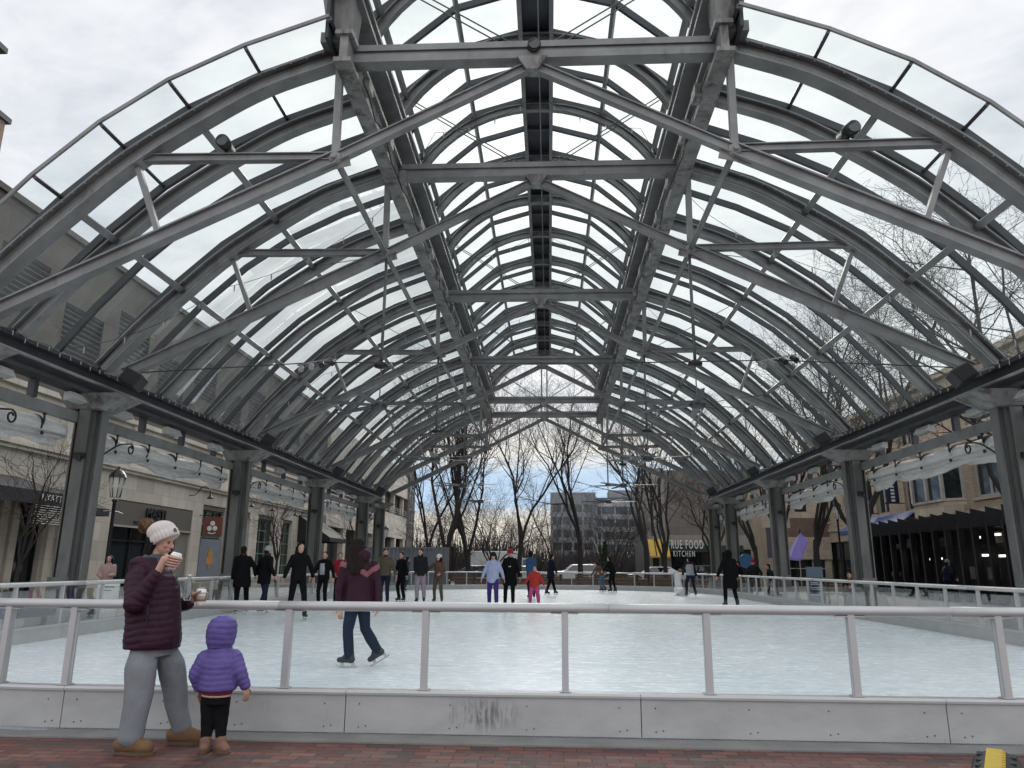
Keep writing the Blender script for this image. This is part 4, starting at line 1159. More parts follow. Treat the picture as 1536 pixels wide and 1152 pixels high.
def tree(kind, x, y, sc, rz, lab, group='bare winter trees'):
    o = thing('bare_tree', lab, 'tree', (x,y,-.02), 0, group); o.rotation_euler = (0,0,rz); o.scale = (sc,sc,sc)
    for nm, me, m in zip(('trunk','crown'), TREES[kind], (BARK, TWIG)):
        if not me.materials: me.materials.append(m)
        c = bpy.data.objects.new(nm, me); COL.objects.link(c); c.parent = o
TL = [('vase',-1.9,56,1.0,0,'slender bare tree forking in two, middle of the gap beyond the rink'),
 ('vase2',2.5,56,1.02,2.0,'bare tree with spreading limbs standing before the office block edge'),
 ('tall',-7.2,54,1.0,1.1,'massive dark bare tree at the end of the hoarding'),
 ('tall',-5.8,57,.95,3.9,'dark bare tree close behind the massive one by the hoarding'),
 ('vase',-9.6,62,.95,4.4,'bare tree in front of the parking deck railings'),
 ('vase2',7.1,55,1.0,.6,'bare tree rising beside the yellow awning'),
 ('tall',9.2,60,.85,2.7,'bare tree between the yellow awning and white letter sign'),
 ('vase',.4,84,.72,1.7,'thin pale bare tree far behind between the two forked ones'),
 ('wide',13.5,21.4,.96,.4,'wide bare street tree whose limbs reach over the glass roof by the kiosk'),
 ('wide',13.1,32.2,1.12,2.2,'wide bare street tree rising behind the second kiosk side column'),
 ('vase2',13.0,37,.82,4.0,'dark bare street tree next to the purple umbrella'),
 ('vase',13.2,43,.8,5.1,'dark bare street tree by the grey wall banner'),
 ('vase2',13.0,48,.8,1.3,'dark bare street tree nearest the white letter sign'),
 ('wide',13.4,62,.9,3.0,'bare street tree close to the grey brown corner block'),
 ('small',-13.0,18.4,1.0,.3,'little bare tree before the hotel awning'),
 ('small',-12.3,35,1.12,2.4,'little bare tree with fine round crown before the green panes'),
 ('small',-12.0,47,1.2,4.0,'little bare tree near the black awning')]
for q in TL: tree(*q)
BL = [(-9,72,1.0),(-6,78,1.05),(-3.4,74,.85),(-12,80,1.1),(3.6,74,.8),(5.4,82,1.0),(8.6,90,1.15),(-1.5,95,.8),(11,96,1.2),(-4.9,69,1.2),(-.9,90,.95),(5.9,70,1.0)]
BW = ['left of the cluster','x']
names_b = ['scrubby bare thicket tree behind the massive hoarding tree','scrubby bare tree filling the gap behind the hoarding','low scrubby bare tree behind the white van','scrubby bare tree against the parking deck tower',
 'low scrubby bare tree before the office block','scrubby bare tree hiding the office block windows','tall scrubby bare tree beyond the yellow awning','far low scrubby bare tree under the clear blue sky gap','far scrubby bare tree at the side wing of the office block','tall scrubby bare tree just behind the dark parked car','scrubby bare tree far behind the slender forked tree','scrubby bare tree between the evergreen and the yellow awning']
for i, (x,y,sc) in enumerate(BL): tree('bush', x, y, sc, i*1.3, names_b[i], 'scrubby trees beyond the rink')
# far mass of undergrowth
rng = random.Random(77); m_ = MB()
for i in range(1500):
    x = rng.uniform(-26, 24); y = rng.uniform(98, 135); h = rng.uniform(2.5, 6.2)*(1.15 if x < -3 else .8)
    p = V((x,y,0)); 
    for k in range(3):
        q = p+V((rng.gauss(0,.6),rng.gauss(0,.4),h*rng.uniform(.6,1))); m_.tube([p, p.lerp(q,.5)+V((rng.gauss(0,.15),0,0)), q], [.09,.06,.02], 3, False)
tag(m_.build('far_woods', TWIG), 'dense mass of bare undergrowth far behind the parked cars', 'woods', kind='stuff')
ev = MB(); rng = random.Random(5)
o = thing('evergreen_shrub', 'narrow dark green evergreen before the office block', 'shrub', (4.6,60,0))
for i in range(900):
    z_ = rng.uniform(.2,3.3); r_ = .75*(1-z_/3.5)+.06; a = rng.uniform(0,6.283); q = r_*math.sqrt(rng.random())
    c = V((math.cos(a)*q, math.sin(a)*q, z_)); d_ = V((rng.gauss(0,1),rng.gauss(0,1),rng.gauss(0,1))).normalized(); e = d_.orthogonal().normalized()*.07
    ev.add([c-e, c+e, c+d_*.16], [(0,1,2)])
ev.build('foliage', mat('evergreen_leaf', (.018,.032,.014), .8, 0, .4, 5), o, off=(0,0,0)); MB().tube([(0,0,0),(0,0,2.6)], [.06,.02], 6).build('stem', BARK, o, off=(0,0,0))

# ------------------------------------------------------------------ street furniture, vehicles
def lamp_post(x, y, lab, h=3.3):
    o = thing('street_lamp', lab, 'street lamp', (x,y,0), 0, 'lantern street lamps'); z0 = (0,0,0)
    MB().lathe((0,0,-.02), [(.19,0),(.19,.12),(.13,.2),(.11,.6),(.075,.75),(.055,1.2),(.05,h-.1),(.09,h-.04),(.06,h)], 14).build('post', BLACKM, o, True, off=z0)
    g = MB().lathe((0,0,h), [(.13,.04),(.20,.36),(.22,.62),(.20,.66)], 8).build('lantern', mat('lantern_glass', (.62,.60,.55), .25, 0, .06, 6), o, off=z0)
    c = MB().lathe((0,0,h+.62), [(.26,.03),(.22,.12),(.12,.24),(.04,.29),(.03,.36)], 14)
    for k in range(8):
        a = 2*math.pi*k/8; c.bar((.135*math.cos(a),.135*math.sin(a),h+.03),(.225*math.cos(a),.225*math.sin(a),h+.64),.022,.022)
    c.build('cap', BLACKM, o, off=z0)
    MB().tube([(0,-.55,h-.42),(0,-.2,h-.38),(0,.2,h-.38),(0,.5,h-.42)], .018, 6).build('ladder_bar', BLACKM, o, off=z0)
lamp_post(-13.0, 22.3, 'tall black lantern street lamp between the hotel awnings')
lamp_post(-12.8, 60, 'black lantern street lamp far off near the black awning', 3.5)
lamp_post(15.4, 40.5, 'black lantern street lamp behind the second column, by the slatted kiosk', 3.9)
def car(x, y, rz, col, lab, suv=True):
    o = thing('parked_car', lab, 'car', (x,y,0), 0, 'vehicles parked beyond the rink'); o.rotation_euler = (0,0,rz); z0 = (0,0,0)
    pr = [(-2.3,.35),(-2.3,.80),(-2.15,.95),(-1.0,1.02),(-.35,1.52),(1.5,1.56),(2.1,1.05),(2.28,.9),(2.3,.35)] if suv else [(-2.3,.35),(-2.25,.78),(-1.2,.92),(-.5,1.38),(1.0,1.40),(1.7,1.0),(2.25,.92),(2.3,.35)]
    n = len(pr)
    vs_ = []
    for sgn in (-1,1):
        for px_, pz in pr: vs_.append((px_, sgn*(.88 if pz < 1.06 else .70), pz))
    fs_ = [(i,(i+1)%n,n+(i+1)%n,n+i) for i in range(n)]+[tuple(range(n-1,-1,-1)),tuple(range(n,2*n))]
    b = MB().add(vs_, fs_).build('body', mat('car_paint_'+str(col), col, .25, .1, .03), o, False, off=z0)
    bv = b.modifiers.new('edge','BEVEL'); bv.width = .06; bv.segments = 2
    t1, t2 = (1.06,1.46) if suv else (.97,1.33)
    x0,x1 = (-.85,1.85) if suv else (-.95,1.5)
    for sgn in (-1,1):
        MB().add([(x0,sgn*.885,t1),(x1,sgn*.885,t1),(x1-.5,sgn*.735,t2),(x0+.55,sgn*.735,t2)],[(0,1,2,3)]).build('side_window', DARKGLASS, o, off=z0)
    MB().add([(x0-.12,-.7,t1+.02),(x0-.12,.7,t1+.02),(x0+.42,.62,t2),(x0+.42,-.62,t2)],[(0,1,2,3)]).build('windscreen', DARKGLASS, o, off=z0)
    for wx in (-1.45,1.45):
        for sgn in (-1,1):
            w_ = MB().tube([(wx,sgn*.70,.34),(wx,sgn*.90,.34)], .34, 16).build('wheel', BLACK, o, off=z0)
            MB().tube([(wx,sgn*.89,.34),(wx,sgn*.912,.34)], .2, 12).build('rim', mat('alloy', (.35,.35,.36), .35,.6), w_, off=z0)
    for sgn in (-1,1): MB().box(-2.32,-2.2,sgn*.62-.16,sgn*.62+.16,.68,.80).build('headlight', mat('headlamp', (.6,.6,.6), .15), o, off=z0)
car(2.4, 62, .06, (.62,.63,.64), 'white sport utility car with dark windows between the forked trees')
car(8.8, 62, -.08, (.55,.56,.57), 'silver white car parked beside the yellow awning', False)
car(-1.9, 64, 3.1, (.60,.60,.60), 'small white car half behind the slender forked tree', False)
car(-6.3, 66, .0, (.05,.05,.06), 'dark car parked behind the massive bare tree', False)
car(12.2, 66, .1, (.03,.04,.07), 'dark blue car parked before the white letter sign')
vn = thing('white_van', 'boxy white van standing far behind the lavender coat skater', 'van', (-4.4,74,0))
b = MB().box(-2.9,2.0,-1,1,.5,2.75).build('cargo_box', WHITE, vn, off=(0,0,0)); b.modifiers.new('e','BEVEL').width = .06
MB().add([(2.0,-.95,.5),(3.3,-.95,.5),(3.3,-.95,1.3),(2.7,-.95,2.1),(2.0,-.95,2.15),(2.0,.95,.5),(3.3,.95,.5),(3.3,.95,1.3),(2.7,.95,2.1),(2.0,.95,2.15)],[(0,1,2,3,4),(9,8,7,6,5),(1,6,7,2),(2,7,8,3),(3,8,9,4),(0,5,6,1)]).build('cab', WHITE, vn, off=(0,0,0))
MB().add([(2.72,-.85,2.08),(3.28,-.85,1.34),(3.28,.85,1.34),(2.72,.85,2.08)],[(0,1,2,3)]).add([(2.1,-.96,1.3),(3.1,-.96,1.3),(2.7,-.96,1.95),(2.1,-.96,1.98)],[(0,1,2,3)]).build('window', DARKGLASS, vn, off=(0,0,0))
for wx in (-1.9,2.4):
    for sgn in (-1,1): MB().tube([(wx,sgn*.75,.42),(wx,sgn*1.02,.42)], .42, 16).build('wheel', BLACK, vn, off=(0,0,0))
WOOD = mat('weathered_bench_wood', (.12,.075,.05), .8, 0, .3, 5, stretch=(.3,1,1))
def bench(x, y, rz, lab):
    o = thing('bench', lab, 'bench', (x,y,0), 0, 'wooden benches beyond the far barrier'); o.rotation_euler = (0,0,rz); z0 = (0,0,0)
    m_ = MB()
    for k in range(4): m_.box(-.9,.9,-.22+.12*k,-.12+.12*k,.42,.46)
    m_.build('seat', WOOD, o, off=z0); m_ = MB()
    for k in range(3): m_.box(-.9,.9,.26+.02*k,.29+.02*k,.52+.13*k,.63+.13*k)
    m_.build('backrest', WOOD, o, off=z0)
    for sx in (-.75,.75): MB().box(sx-.03,sx+.03,-.2,-.14,0,.42).box(sx-.03,sx+.03,.22,.28,0,.9).box(sx-.03,sx+.03,-.2,.24,.38,.42).build('leg', BLACKM, o, off=z0)
for i, x in enumerate((-5.2,-2.6,.2,2.8,5.0,7.2)):
    bench(x, 47.6+.5*(i%2), .05*i, 'wooden bench beyond the far barrier, ' + ('nearest the hoarding','behind the lavender coat skater','behind the red dressed child','behind the navy skater','behind the bending couple','nearest the yellow awning')[i])
m_ = MB(); 
pl = thing('brick_planter', 'long low brown brick planter wall behind the wooden benches', 'planter', (1,51,0))
MB().box(-6,10.5,50.6,51.0,-.02,.55).build('wall', stone_mat('brown_brick_low', (.14,.085,.065), (.22,.075)), pl)
MB().box(-6.05,10.55,50.55,51.05,.55,.63).build('coping', GREYB, pl)
# umbrella and information board
um = thing('purple_umbrella', 'purple half folded market umbrella tilted on its pole above the information board', 'umbrella', (10.9,33.6,0))
pts = []
top = V((11.5,33.6,3.05)); 
m_ = MB(); cs = [(10.55,33.2,1.80),(10.95,33.1,1.76),(11.34,33.3,2.55),(11.32,34.1,2.68),(11.0,34.2,1.98),(10.6,33.9,1.88)]
ctr = V((11.16,33.6,2.88)); ring = [V(c) for c in cs]
fs_ = []
vs_ = [ctr]+ring+[r_-V((0,0,.10)) for r_ in ring]
for i in range(6): fs_ += [(0,1+i,1+(i+1)%6),(1+i,7+i,7+(i+1)%6,1+(i+1)%6)]
m_.add(vs_, fs_).build('canopy', mat('purple_canvas', (.24,.19,.52), .75), um)
MB().tube([(10.88,33.6,0),(10.90,33.6,1.6),(11.16,33.6,3.0)], .028, 8).build('pole', BLACKM, um); MB().lathe((10.88,33.6,0), [(.28,0),(.28,.07),(.06,.12)], 14).build('base', CONC, um)
ib = thing('information_board', 'blue free standing information board with pale rows beside the barrier', 'information board', (10.6,30.5,0))
MB().box(10.28,10.84,30.42,30.50,.05,.95).build('lower_panel', mat('board_blue', (.025,.05,.12), .5), ib)
MB().box(10.26,10.88,30.44,30.52,1.0,1.42).build('upper_panel', mat('board_grey_blue', (.10,.14,.19), .5), ib)
m_ = MB()
for z_, w_ in ((.80,.3),(.74,.36),(.62,.42),(.56,.4),(.35,.36)): m_.box(10.36,10.36+w_,30.412,30.418,z_,z_+.03)
m_.build('pale_rows', LETW, ib)
MB().box(10.3,10.34,30.5,30.56,0,1.42).box(10.8,10.84,30.5,30.56,0,1.42).build('leg', BLACKM, ib)
ib2 = thing('white_notice_board', 'white notice panel standing outside the barrier behind the woman in the knitted hat', 'notice board', (-8.85,15.5,0))
MB().box(-9.02,-8.58,15.40,15.45,.25,1.02).build('panel', WHITE, ib2)
m_ = MB()
for z_, w_ in ((.95,.5),(.88,.42)): m_.box(-8.96,-8.96+w_*.6,15.388,15.395,z_-.05,z_-.03)
for x in (-8.76,-8.66): m_.ell((x,15.39,.62), (.03,.01,.06), n=10, m=6)
m_.build('marks', mat('slate_mark', (.10,.14,.18), .6), ib2); MB().box(-9.0,-8.96,15.45,15.5,-.02,1.0).box(-8.64,-8.60,15.45,15.5,-.02,1.0).build('leg', BLACKM, ib2)
tbl = thing('display_table', 'white topped table with navy edge and odds and ends outside the hotel side barrier', 'table', (-9.6,13.0,0))
MB().box(-10.6,-8.75,12.55,13.7,.62,.66).build('top', WHITE, tbl); MB().box(-10.62,-8.73,12.52,12.55,.46,.66).box(-8.75,-8.72,12.55,13.7,.46,.66).build('apron', mat('navy_edge', (.02,.035,.09), .5), tbl)
for x_ in (-10.5,-8.85):
    for y_ in (12.65,13.6): MB().box(x_-.03,x_+.03,y_-.03,y_+.03,-.02,.62).build('leg', BLACKM, tbl)
for i_, (x_, y_) in enumerate(((-9.0,12.9),(-9.3,13.1),(-9.8,12.8))):
    bx_ = thing('rental_skate', ('pair of dark skates at the barrier end of the navy edged table','pair of dark skates in the middle of the navy edged table','pair of dark skates at the far end of the navy edged table')[i_], 'skates', (x_,y_,.66), 0, 'skates on the table')
    for e_ in (-.07,.07):
        b = MB(); b.cap((e_,-.08,.09),(e_,.10,.07),.045,.038); b.cap((e_,-.08,.10),(e_,-.08,.22),.045,.05); b.box(e_-.004,e_+.004,-.13,.15,.0,.035); b.build('boot', BLACK, bx_, True, off=(0,0,0))
wb = thing('wall_banner', 'grey vertical shop banner under a tan fascia beyond the street trees', 'banner', (15.2,50,3))
MB().box(14.9,16.3,52,52.1,2.0,4.0).build('cloth', mat('grey_purple_banner', (.09,.075,.09), .7), wb)
MB().box(14.7,16.5,51.95,52.2,4.0,5.2).build('fascia', ORNG, wb)
bsn = thing('round_blue_sign', 'round blue sign low between the two far columns', 'sign', (12.0,46,1.6))
MB().tube([(11.9,45.9,1.75),(11.9,46.0,1.75)], .42, 20).build('disc', mat('sign_blue', (.02,.12,.26), .5), bsn)
MB().tube([(11.9,46.02,0),(11.9,46.02,2.1)], .03, 6).build('post', BLACKM, bsn)
# yellow topped rubber block at the pavement edge
yb = thing('cable_ramp', 'black rubber cable ramp with a yellow hinged lid on the brick pavement', 'cable ramp', (3.36,5.84,0))
RUB = mat('black_rubber', (.018,.018,.020), .7, 0, .2, 8, .3, 60)
m_ = MB()
pr = [(-.24,0),(-.20,.035),(-.085,.068),(.085,.068),(.20,.035),(.24,0)]
yA, yB = -1.0, .34
m_.add([(x,yA,z_) for x,z_ in pr]+[(x,yB,z_) for x,z_ in pr], [(i,i+1,7+i,6+i) for i in range(5)]+[(5,4,3,2,1,0),tuple(range(6,12)),(0,6,11,5)])
for k in range(7):
    for sx in (-1,1): m_.box(sx*.15-.035,sx*.15+.035,yA+.08+k*.19,yA+.16+k*.19,.046,.058)
m_.box(-.19,-.10,yB,yB+.07,.0,.045).box(.10,.19,yB,yB+.07,.0,.045)
b = m_.build('base', RUB, yb, off=(0,0,0))
YEL = mat('yellow_polymer', (.47,.33,.03), .55, 0, .12, 9, .1, 60)
MB().box(-.088,.062,yA+.01,yB-.015,.069,.084).build('lid', YEL, yb, off=(0,0,0))
m_ = MB()
for k in range(16): 
    y = yA+.05+k*.082
    if y < yB-.06: m_.box(.063,.092,y,y+.042,.069,.088)
m_.build('hinge_teeth', YEL, yb, off=(0,0,0))
yb.rotation_euler = (0,0,rad(-30)); yb.scale = (.66,1,1.15)
# ------------------------------------------------------------------ people
def remesh(mb, vox, smooth=5, fac=.5):
    """fuse overlapping closed shapes into one continuous skin"""
    me = mb.mesh('tmp'); o = bpy.data.objects.new('tmp', me); COL.objects.link(o)
    r = o.modifiers.new('r', 'REMESH'); r.mode = 'VOXEL'; r.voxel_size = vox; r.use_smooth_shade = True
    if smooth:
        s_ = o.modifiers.new('s', 'SMOOTH'); s_.factor = fac; s_.iterations = smooth
    dg = bpy.context.evaluated_depsgraph_get()
    out = bpy.data.meshes.new_from_object(o.evaluated_get(dg))
    bpy.data.objects.remove(o); bpy.data.meshes.remove(me)
    out.shade_smooth(); return out
def join_raw(me, mb):
    """append unfused shapes (fingers) to a mesh"""
    n = len(me.vertices)
    vs = [tuple(v.co) for v in me.vertices] + mb.v
    fs = [tuple(p.vertices) for p in me.polygons] + [tuple(i+n for i in f) for f in mb.f]
    out = bpy.data.meshes.new(me.name); out.from_pydata(vs, [], fs); out.update(); out.shade_smooth(); return out
def quilt(me, segs, step=.055, amp=.007, seed=0):
    """puffer stitching: seams every step along the nearest limb or trunk axis"""
    n = len(me.vertices); co = np.empty(n*3); me.vertices.foreach_get('co', co); co = co.reshape(-1,3)
    nr = np.empty(n*3); me.vertices.foreach_get('normal', nr); nr = nr.reshape(-1,3)
    best = np.full(n, 1e9); s = np.zeros(n)
    for a, b, r0, r1, s0 in segs:
        a = np.array(a); b = np.array(b); d_ = b-a; L = np.linalg.norm(d_); d_ = d_/L
        q = np.clip((co-a)@d_, -.12, L+.12); qq = np.clip(q, 0, L)
        dist = np.linalg.norm(co-(a+np.outer(qq, d_)), axis=1)/(r0+(r1-r0)*qq/L)
        m_ = dist < best; best[m_] = dist[m_]; s[m_] = s0+q[m_]
    wob = np.array([noise.noise(V((c[0]*7+seed, c[1]*7, c[2]*4)))*.012 for c in co])
    ph = np.abs(np.sin(np.pi*(s+wob)/step)); puff = np.sqrt(ph)-.62
    wr = np.array([noise.noise(V((c[0]*24, c[1]*24+seed, c[2]*16))) for c in co])
    co = co + nr*(amp*puff + .0035*wr)[:,None]
    me.vertices.foreach_set('co', co.reshape(-1)); me.update()
def wrinkle(me, amp, sc, stretch=(1,1,.5), seed=0):
    n = len(me.vertices); co = np.empty(n*3); me.vertices.foreach_get('co', co); co = co.reshape(-1,3)
    nr = np.empty(n*3); me.vertices.foreach_get('normal', nr); nr = nr.reshape(-1,3)
    w_ = np.array([noise.noise(V((c[0]*sc*stretch[0]+seed, c[1]*sc*stretch[1], c[2]*sc*stretch[2]+c[0]*sc*.5))) + .5*noise.noise(V((c[0]*sc*2, c[1]*sc*2+seed, c[2]*sc*1.3))) for c in co])
    me.vertices.foreach_set('co', (co+nr*(amp*w_)[:,None]).reshape(-1)); me.update()

SKIN = {k: mat('skin_'+k, c, .5, 0, .07, 18) for k, c in dict(light=(.47,.27,.20), mid=(.30,.165,.11), dark=(.11,.06,.042)).items()}
EYEM = mat('eye_dark', (.02,.015,.012), .3); LIPM = mat('lip', (.30,.11,.10), .5)
def cloth(name, col, knit=False, shine=.85):
    return mat('cloth_'+name, col, shine, 0, .14, 9, .25, 220 if knit else 90, spec=.1)
HAIRM = {k: mat('hair_'+k, c, .7, 0, .3, 30, .6, 160, spec=.15, stretch=(3,3,.5)) for k, c in dict(dark=(.009,.007,.006), brown=(.011,.0065,.005), light=(.16,.11,.07), grey=(.22,.21,.20)).items()}
BLADE = mat('skate_blade', (.45,.45,.45), .25, .8)

def ik(a, c, l1, l2, hint):
    a = V(a); c = V(c); d_ = c-a; L = min(d_.length, (l1+l2)*.998); d_.normalize(); c = a+d_*L
    x = (l1*l1-l2*l2+L*L)/(2*L); h = math.sqrt(max(l1*l1-x*x, 0)); hv = V(hint); hv = (hv-d_*hv.dot(d_))
    hv = hv.normalized() if hv.length > 1e-5 else d_.orthogonal().normalized()
    return a+d_*x+hv*h, c
def hand(mb, w, d_, pal, s, thumb_side, curl=.5, n=7):
    """palm and five separate bent fingers. w wrist, d_ pointing direction, pal palm normal"""
    d_ = V(d_).normalized(); pal = V(pal); pal = (pal-d_*pal.dot(d_)).normalized(); sd_ = d_.cross(pal)*thumb_side
    palm = w+d_*.045*s
    R_ = Matrix((sd_, pal, d_)).transposed()
    mb.ell(palm+d_*.005*s, (.042*s,.017*s,.052*s), R_, 12, 8)
    mb.cap(w-d_*.03*s, w+d_*.02*s, .026*s, .024*s, 10)
    for k, (off, L) in enumerate(((.030,.068),(.011,.076),(-.009,.070),(-.028,.054))):
        p = w+d_*.088*s+sd_*off*s; dd = (d_+sd_*off*2).normalized(); r_ = .0088*s
        for j, f in enumerate((.45,.32,.26)):
            a = curl*(.5 if j == 0 else 1.0)*(1+.12*k)
            dd = (dd*math.cos(a)+pal*math.sin(a)).normalized(); q = p+dd*L*f*s*1.05
            mb.cap(p, q, r_*(1-.08*j), r_*(1-.08*(j+1)), n); p = q
    p = w+d_*.022*s+sd_*.034*s; dd = (d_*.75+sd_*.75+pal*.25).normalized()
    for j, L in enumerate((.036,.030,.024)):
        q = p+dd*L*s; mb.cap(p, q, .0115*s*(1-.1*j), .0105*s*(1-.1*j), n); p = q; dd = (dd+d_*.35+pal*.25*curl).normalized()
def head_shapes(mb, c, s, f, u, nose=True):
    """skull, jaw, brow, nose, ears. f facing, u up"""
    f = V(f).normalized(); u = V(u).normalized(); r_ = f.cross(u).normalized(); u = r_.cross(f)
    R_ = Matrix((r_, f, u)).transposed()
    P = lambda x, y, z: c + (r_*x+f*y+u*z)*s
    mb.ell(P(0,-.008,.022), (.074*s,.093*s,.090*s), R_, 18, 12)
    mb.ell(P(0,.022,-.035), (.058*s,.066*s,.075*s), R_, 14, 10)
    mb.ell(P(0,.058,-.088), (.026*s,.026*s,.022*s), R_, 10, 8)
    mb.ell(P(0,.072,.028), (.048*s,.018*s,.013*s), R_, 10, 7)
    for sx in (-1,1):
        mb.ell(P(sx*.036,.066,-.022), (.021*s,.018*s,.018*s), R_, 8, 6)
        mb.ell(P(sx*.077,-.008,-.006), (.010*s,.018*s,.030*s), R_, 8, 7)
    if nose:
        mb.cap(P(0,.082,.012), P(0,.106,-.026), .009*s, .0125*s, 8)
        for sx in (-1,1): mb.ell(P(sx*.011,.098,-.030), (.009*s,.010*s,.008*s), R_, 6, 5)
    mb.ell(P(0,.083,-.055), (.024*s,.011*s,.008*s), R_, 8, 6)
    mb.ell(P(0,.080,-.066), (.020*s,.011*s,.007*s), R_, 8, 6)
    return P, R_
class Person:
    def __init__(s, label, x, y, z, heading, H=1.70, hi=0, group=None):
        s.o = thing('person', label, 'person', (x,y,z), 0, group); s.o.rotation_euler = (0,0,rad(heading))
        s.k = H/1.70; s.hi = hi; s.vox = (.022,.015,.0085)[hi]
    def part(s, name, me, m):
        me.materials.clear(); return link(name, me, m, s.o)
    def pose(s, lean=0.0, side=0.0, hands=None, feet=None, crouch=0.0, headf=None, elbows=None, knees=None, twist=0.0, slim=1.0, tip=0.0, skates=True, skull=1.07):
        k = s.k; s.base = .075 if skates else .02
        b = s.base
        s.pel = V((side*.3, 0, (.92-crouch)*k+b)); up = V((math.sin(side), math.sin(lean), math.cos(lean)*math.cos(side))).normalized(); s.up = up
        s.chest = s.pel+up*.33*k; rt_ = V((math.cos(twist), math.sin(twist), 0))
        s.rt = rt_; s.fw = up.cross(rt_)*-1 if up.cross(rt_).y < 0 else up.cross(rt_)
        s.neck = s.pel+up*.52*k
        s.sh = {q: s.pel+up*.455*k+rt_*q*.158*k*slim for q in (-1,1)}
        s.hip = {q: s.pel+rt_*q*.085*k-V((0,0,.02*k)) for q in (-1,1)}
        hf = V(headf or (0,1,-.05)).normalized(); s.hf = hf
        s.hu = (up+V((0,0,1))*1.5+hf*tip).normalized()
        s.head = s.neck+s.hu*.125*k*skull+hf*.02*k; s.hs = k*skull
        hands = hands or {}; feet = feet or {}; elbows = elbows or {}; knees = knees or {}
        s.el = {}; s.wr = {}; s.kn = {}; s.an = {}; s.hd = {}
        for q in (-1,1):
            t_ = V(hands.get(q, s.sh[q]+V((q*.07*k,.05*k,-.50*k))-V((0,0,0)))) 
            s.el[q], s.wr[q] = ik(s.sh[q], t_, .285*k, .255*k, elbows.get(q, (q*.5,-1,-.1)))
            s.hd[q] = (s.wr[q]-s.el[q]).normalized()
            f_ = V(feet.get(q, (q*.10*k, -.02, b+.075*k)))
            s.kn[q], s.an[q] = ik(s.hip[q], f_, .43*k, .42*k, knees.get(q, (q*.1,1,0)))
        return s
    def body(s, skin, curl=.35, hands=True, palms=None, grip=None):
        k = s.k; m_ = MB(); K_ = lambda r: r*k
        ax, ay = s.rt, V(s.up).cross(s.rt)
        m_.loft([(s.pel-s.up*.10*k,K_(.12),K_(.09),ax,ay),(s.pel,K_(.15),K_(.10),ax,ay),(s.pel+s.up*.18*k,K_(.13),K_(.09),ax,ay),(s.pel+s.up*.36*k,K_(.16),K_(.10),ax,ay),(s.pel+s.up*.46*k,K_(.14),K_(.08),ax,ay),(s.neck,K_(.055),K_(.055),ax,ay)], 14)
        m_.cap(s.neck-s.up*.04*k, s.head-s.hu*.03*k, K_(.056), K_(.052), 12)
        for q in (-1,1):
            m_.cap(s.sh[q], s.el[q], K_(.048), K_(.038)); m_.cap(s.el[q], s.wr[q], K_(.037), K_(.026))
            m_.cap(s.hip[q], s.kn[q], K_(.075), K_(.052)); m_.cap(s.kn[q], s.an[q], K_(.05), K_(.036))
        P, R_ = head_shapes(m_, s.head, s.hs, s.hf, s.hu); s.P = P; s.R = R_
        me = remesh(m_, s.vox*.9 if s.hi < 2 else .0065, 2 if s.hi else 1)
        if hands:
            h = MB()
            for q in (-1,1):
                pal = (palms or {}).get(q, (-q,.25,0))
                if grip and q in grip: grip[q](h)
                else: hand(h, s.wr[q], s.hd[q]+V((0,.12,0)), pal, k, -q if (palms and q in palms) else (1 if q < 0 else -1)*-1, curl)
            me = join_raw(me, h)
        o = s.part('body', me, SKIN[skin])
        e = MB()
        for q in (-1,1): e.ell(P(q*.031,.083,.006), (.011*s.hs,.007*s.hs,.006*s.hs), R_, 8, 6)
        e.build('eyes', EYEM, o, True, off=(0,0,0))
        e = MB(); e.ell(P(0,.0925,-.0605), (.021*s.hs,.005*s.hs,.006*s.hs), R_, 10, 6); e.build('mouth', LIPM, o, True, off=(0,0,0))
        return s
    def top(s, m, hem=-.10, wid=1.0, puff=0, collar=.06, name='jacket', sleeve=1.0, flare=1.0, hood=None, step=.055):
        """hem measured from the pelvis along the body, negative is lower"""
        k = s.k; r_ = MB(); ax, ay = s.rt, V(s.up).cross(s.rt); K_ = lambda x: x*k*wid
        rings = []
        if hem < -.22:
            for u in (hem, hem*.55): rings.append((s.pel+V((0,0,u*k)), K_(.205*flare), K_(.165*flare)))
        else: rings.append((s.pel+s.up*hem*k, K_(.185*flare), K_(.145*flare), ax, ay))
        rings += [(s.pel+s.up*.03*k,K_(.183),K_(.140),ax,ay),(s.pel+s.up*.17*k,K_(.172),K_(.132),ax,ay),(s.pel+s.up*.33*k,K_(.192),K_(.142),ax,ay),(s.pel+s.up*.43*k,K_(.180),K_(.118),ax,ay),(s.pel+s.up*.49*k,K_(.115),K_(.09),ax,ay),(s.neck+s.up*(collar-.02)*k,K_(.075),K_(.078),ax,ay)]
        r_.loft(rings, 22)
        segs = [(s.pel+s.up*min(hem,0)*k, s.neck, .17*k, .13*k, 0.0)]
        for q in (-1,1):
            a, b, c = s.sh[q], s.el[q], s.wr[q]
            e = b.lerp(c, sleeve) if sleeve < 1 else c
            r_.ell(a-s.up*.015*k, (K_(.072),K_(.072),K_(.074)), n=12, m=8)
            r_.cap(a-s.up*.01*k, b, K_(.069), K_(.057)); r_.cap(b, b.lerp(e,.93), K_(.060), K_(.043))
            segs += [(a, b, .07*k, .06*k, .02), (b, e, .06*k, .045*k, .02+(b-a).length)]
        if hood == 'down':
            r_.ell(s.neck-ay*0+V((-s.fw.x*.085,-s.fw.y*.085,.0))*k+s.up*.01*k, (K_(.115),K_(.075),K_(.085)), n=14, m=8)
        me = remesh(r_, s.vox, 4)
        if puff: quilt(me, segs, step, puff, random.random())
        elif s.hi: wrinkle(me, .006, 9)
        s.jk = s.part(name, me, m)
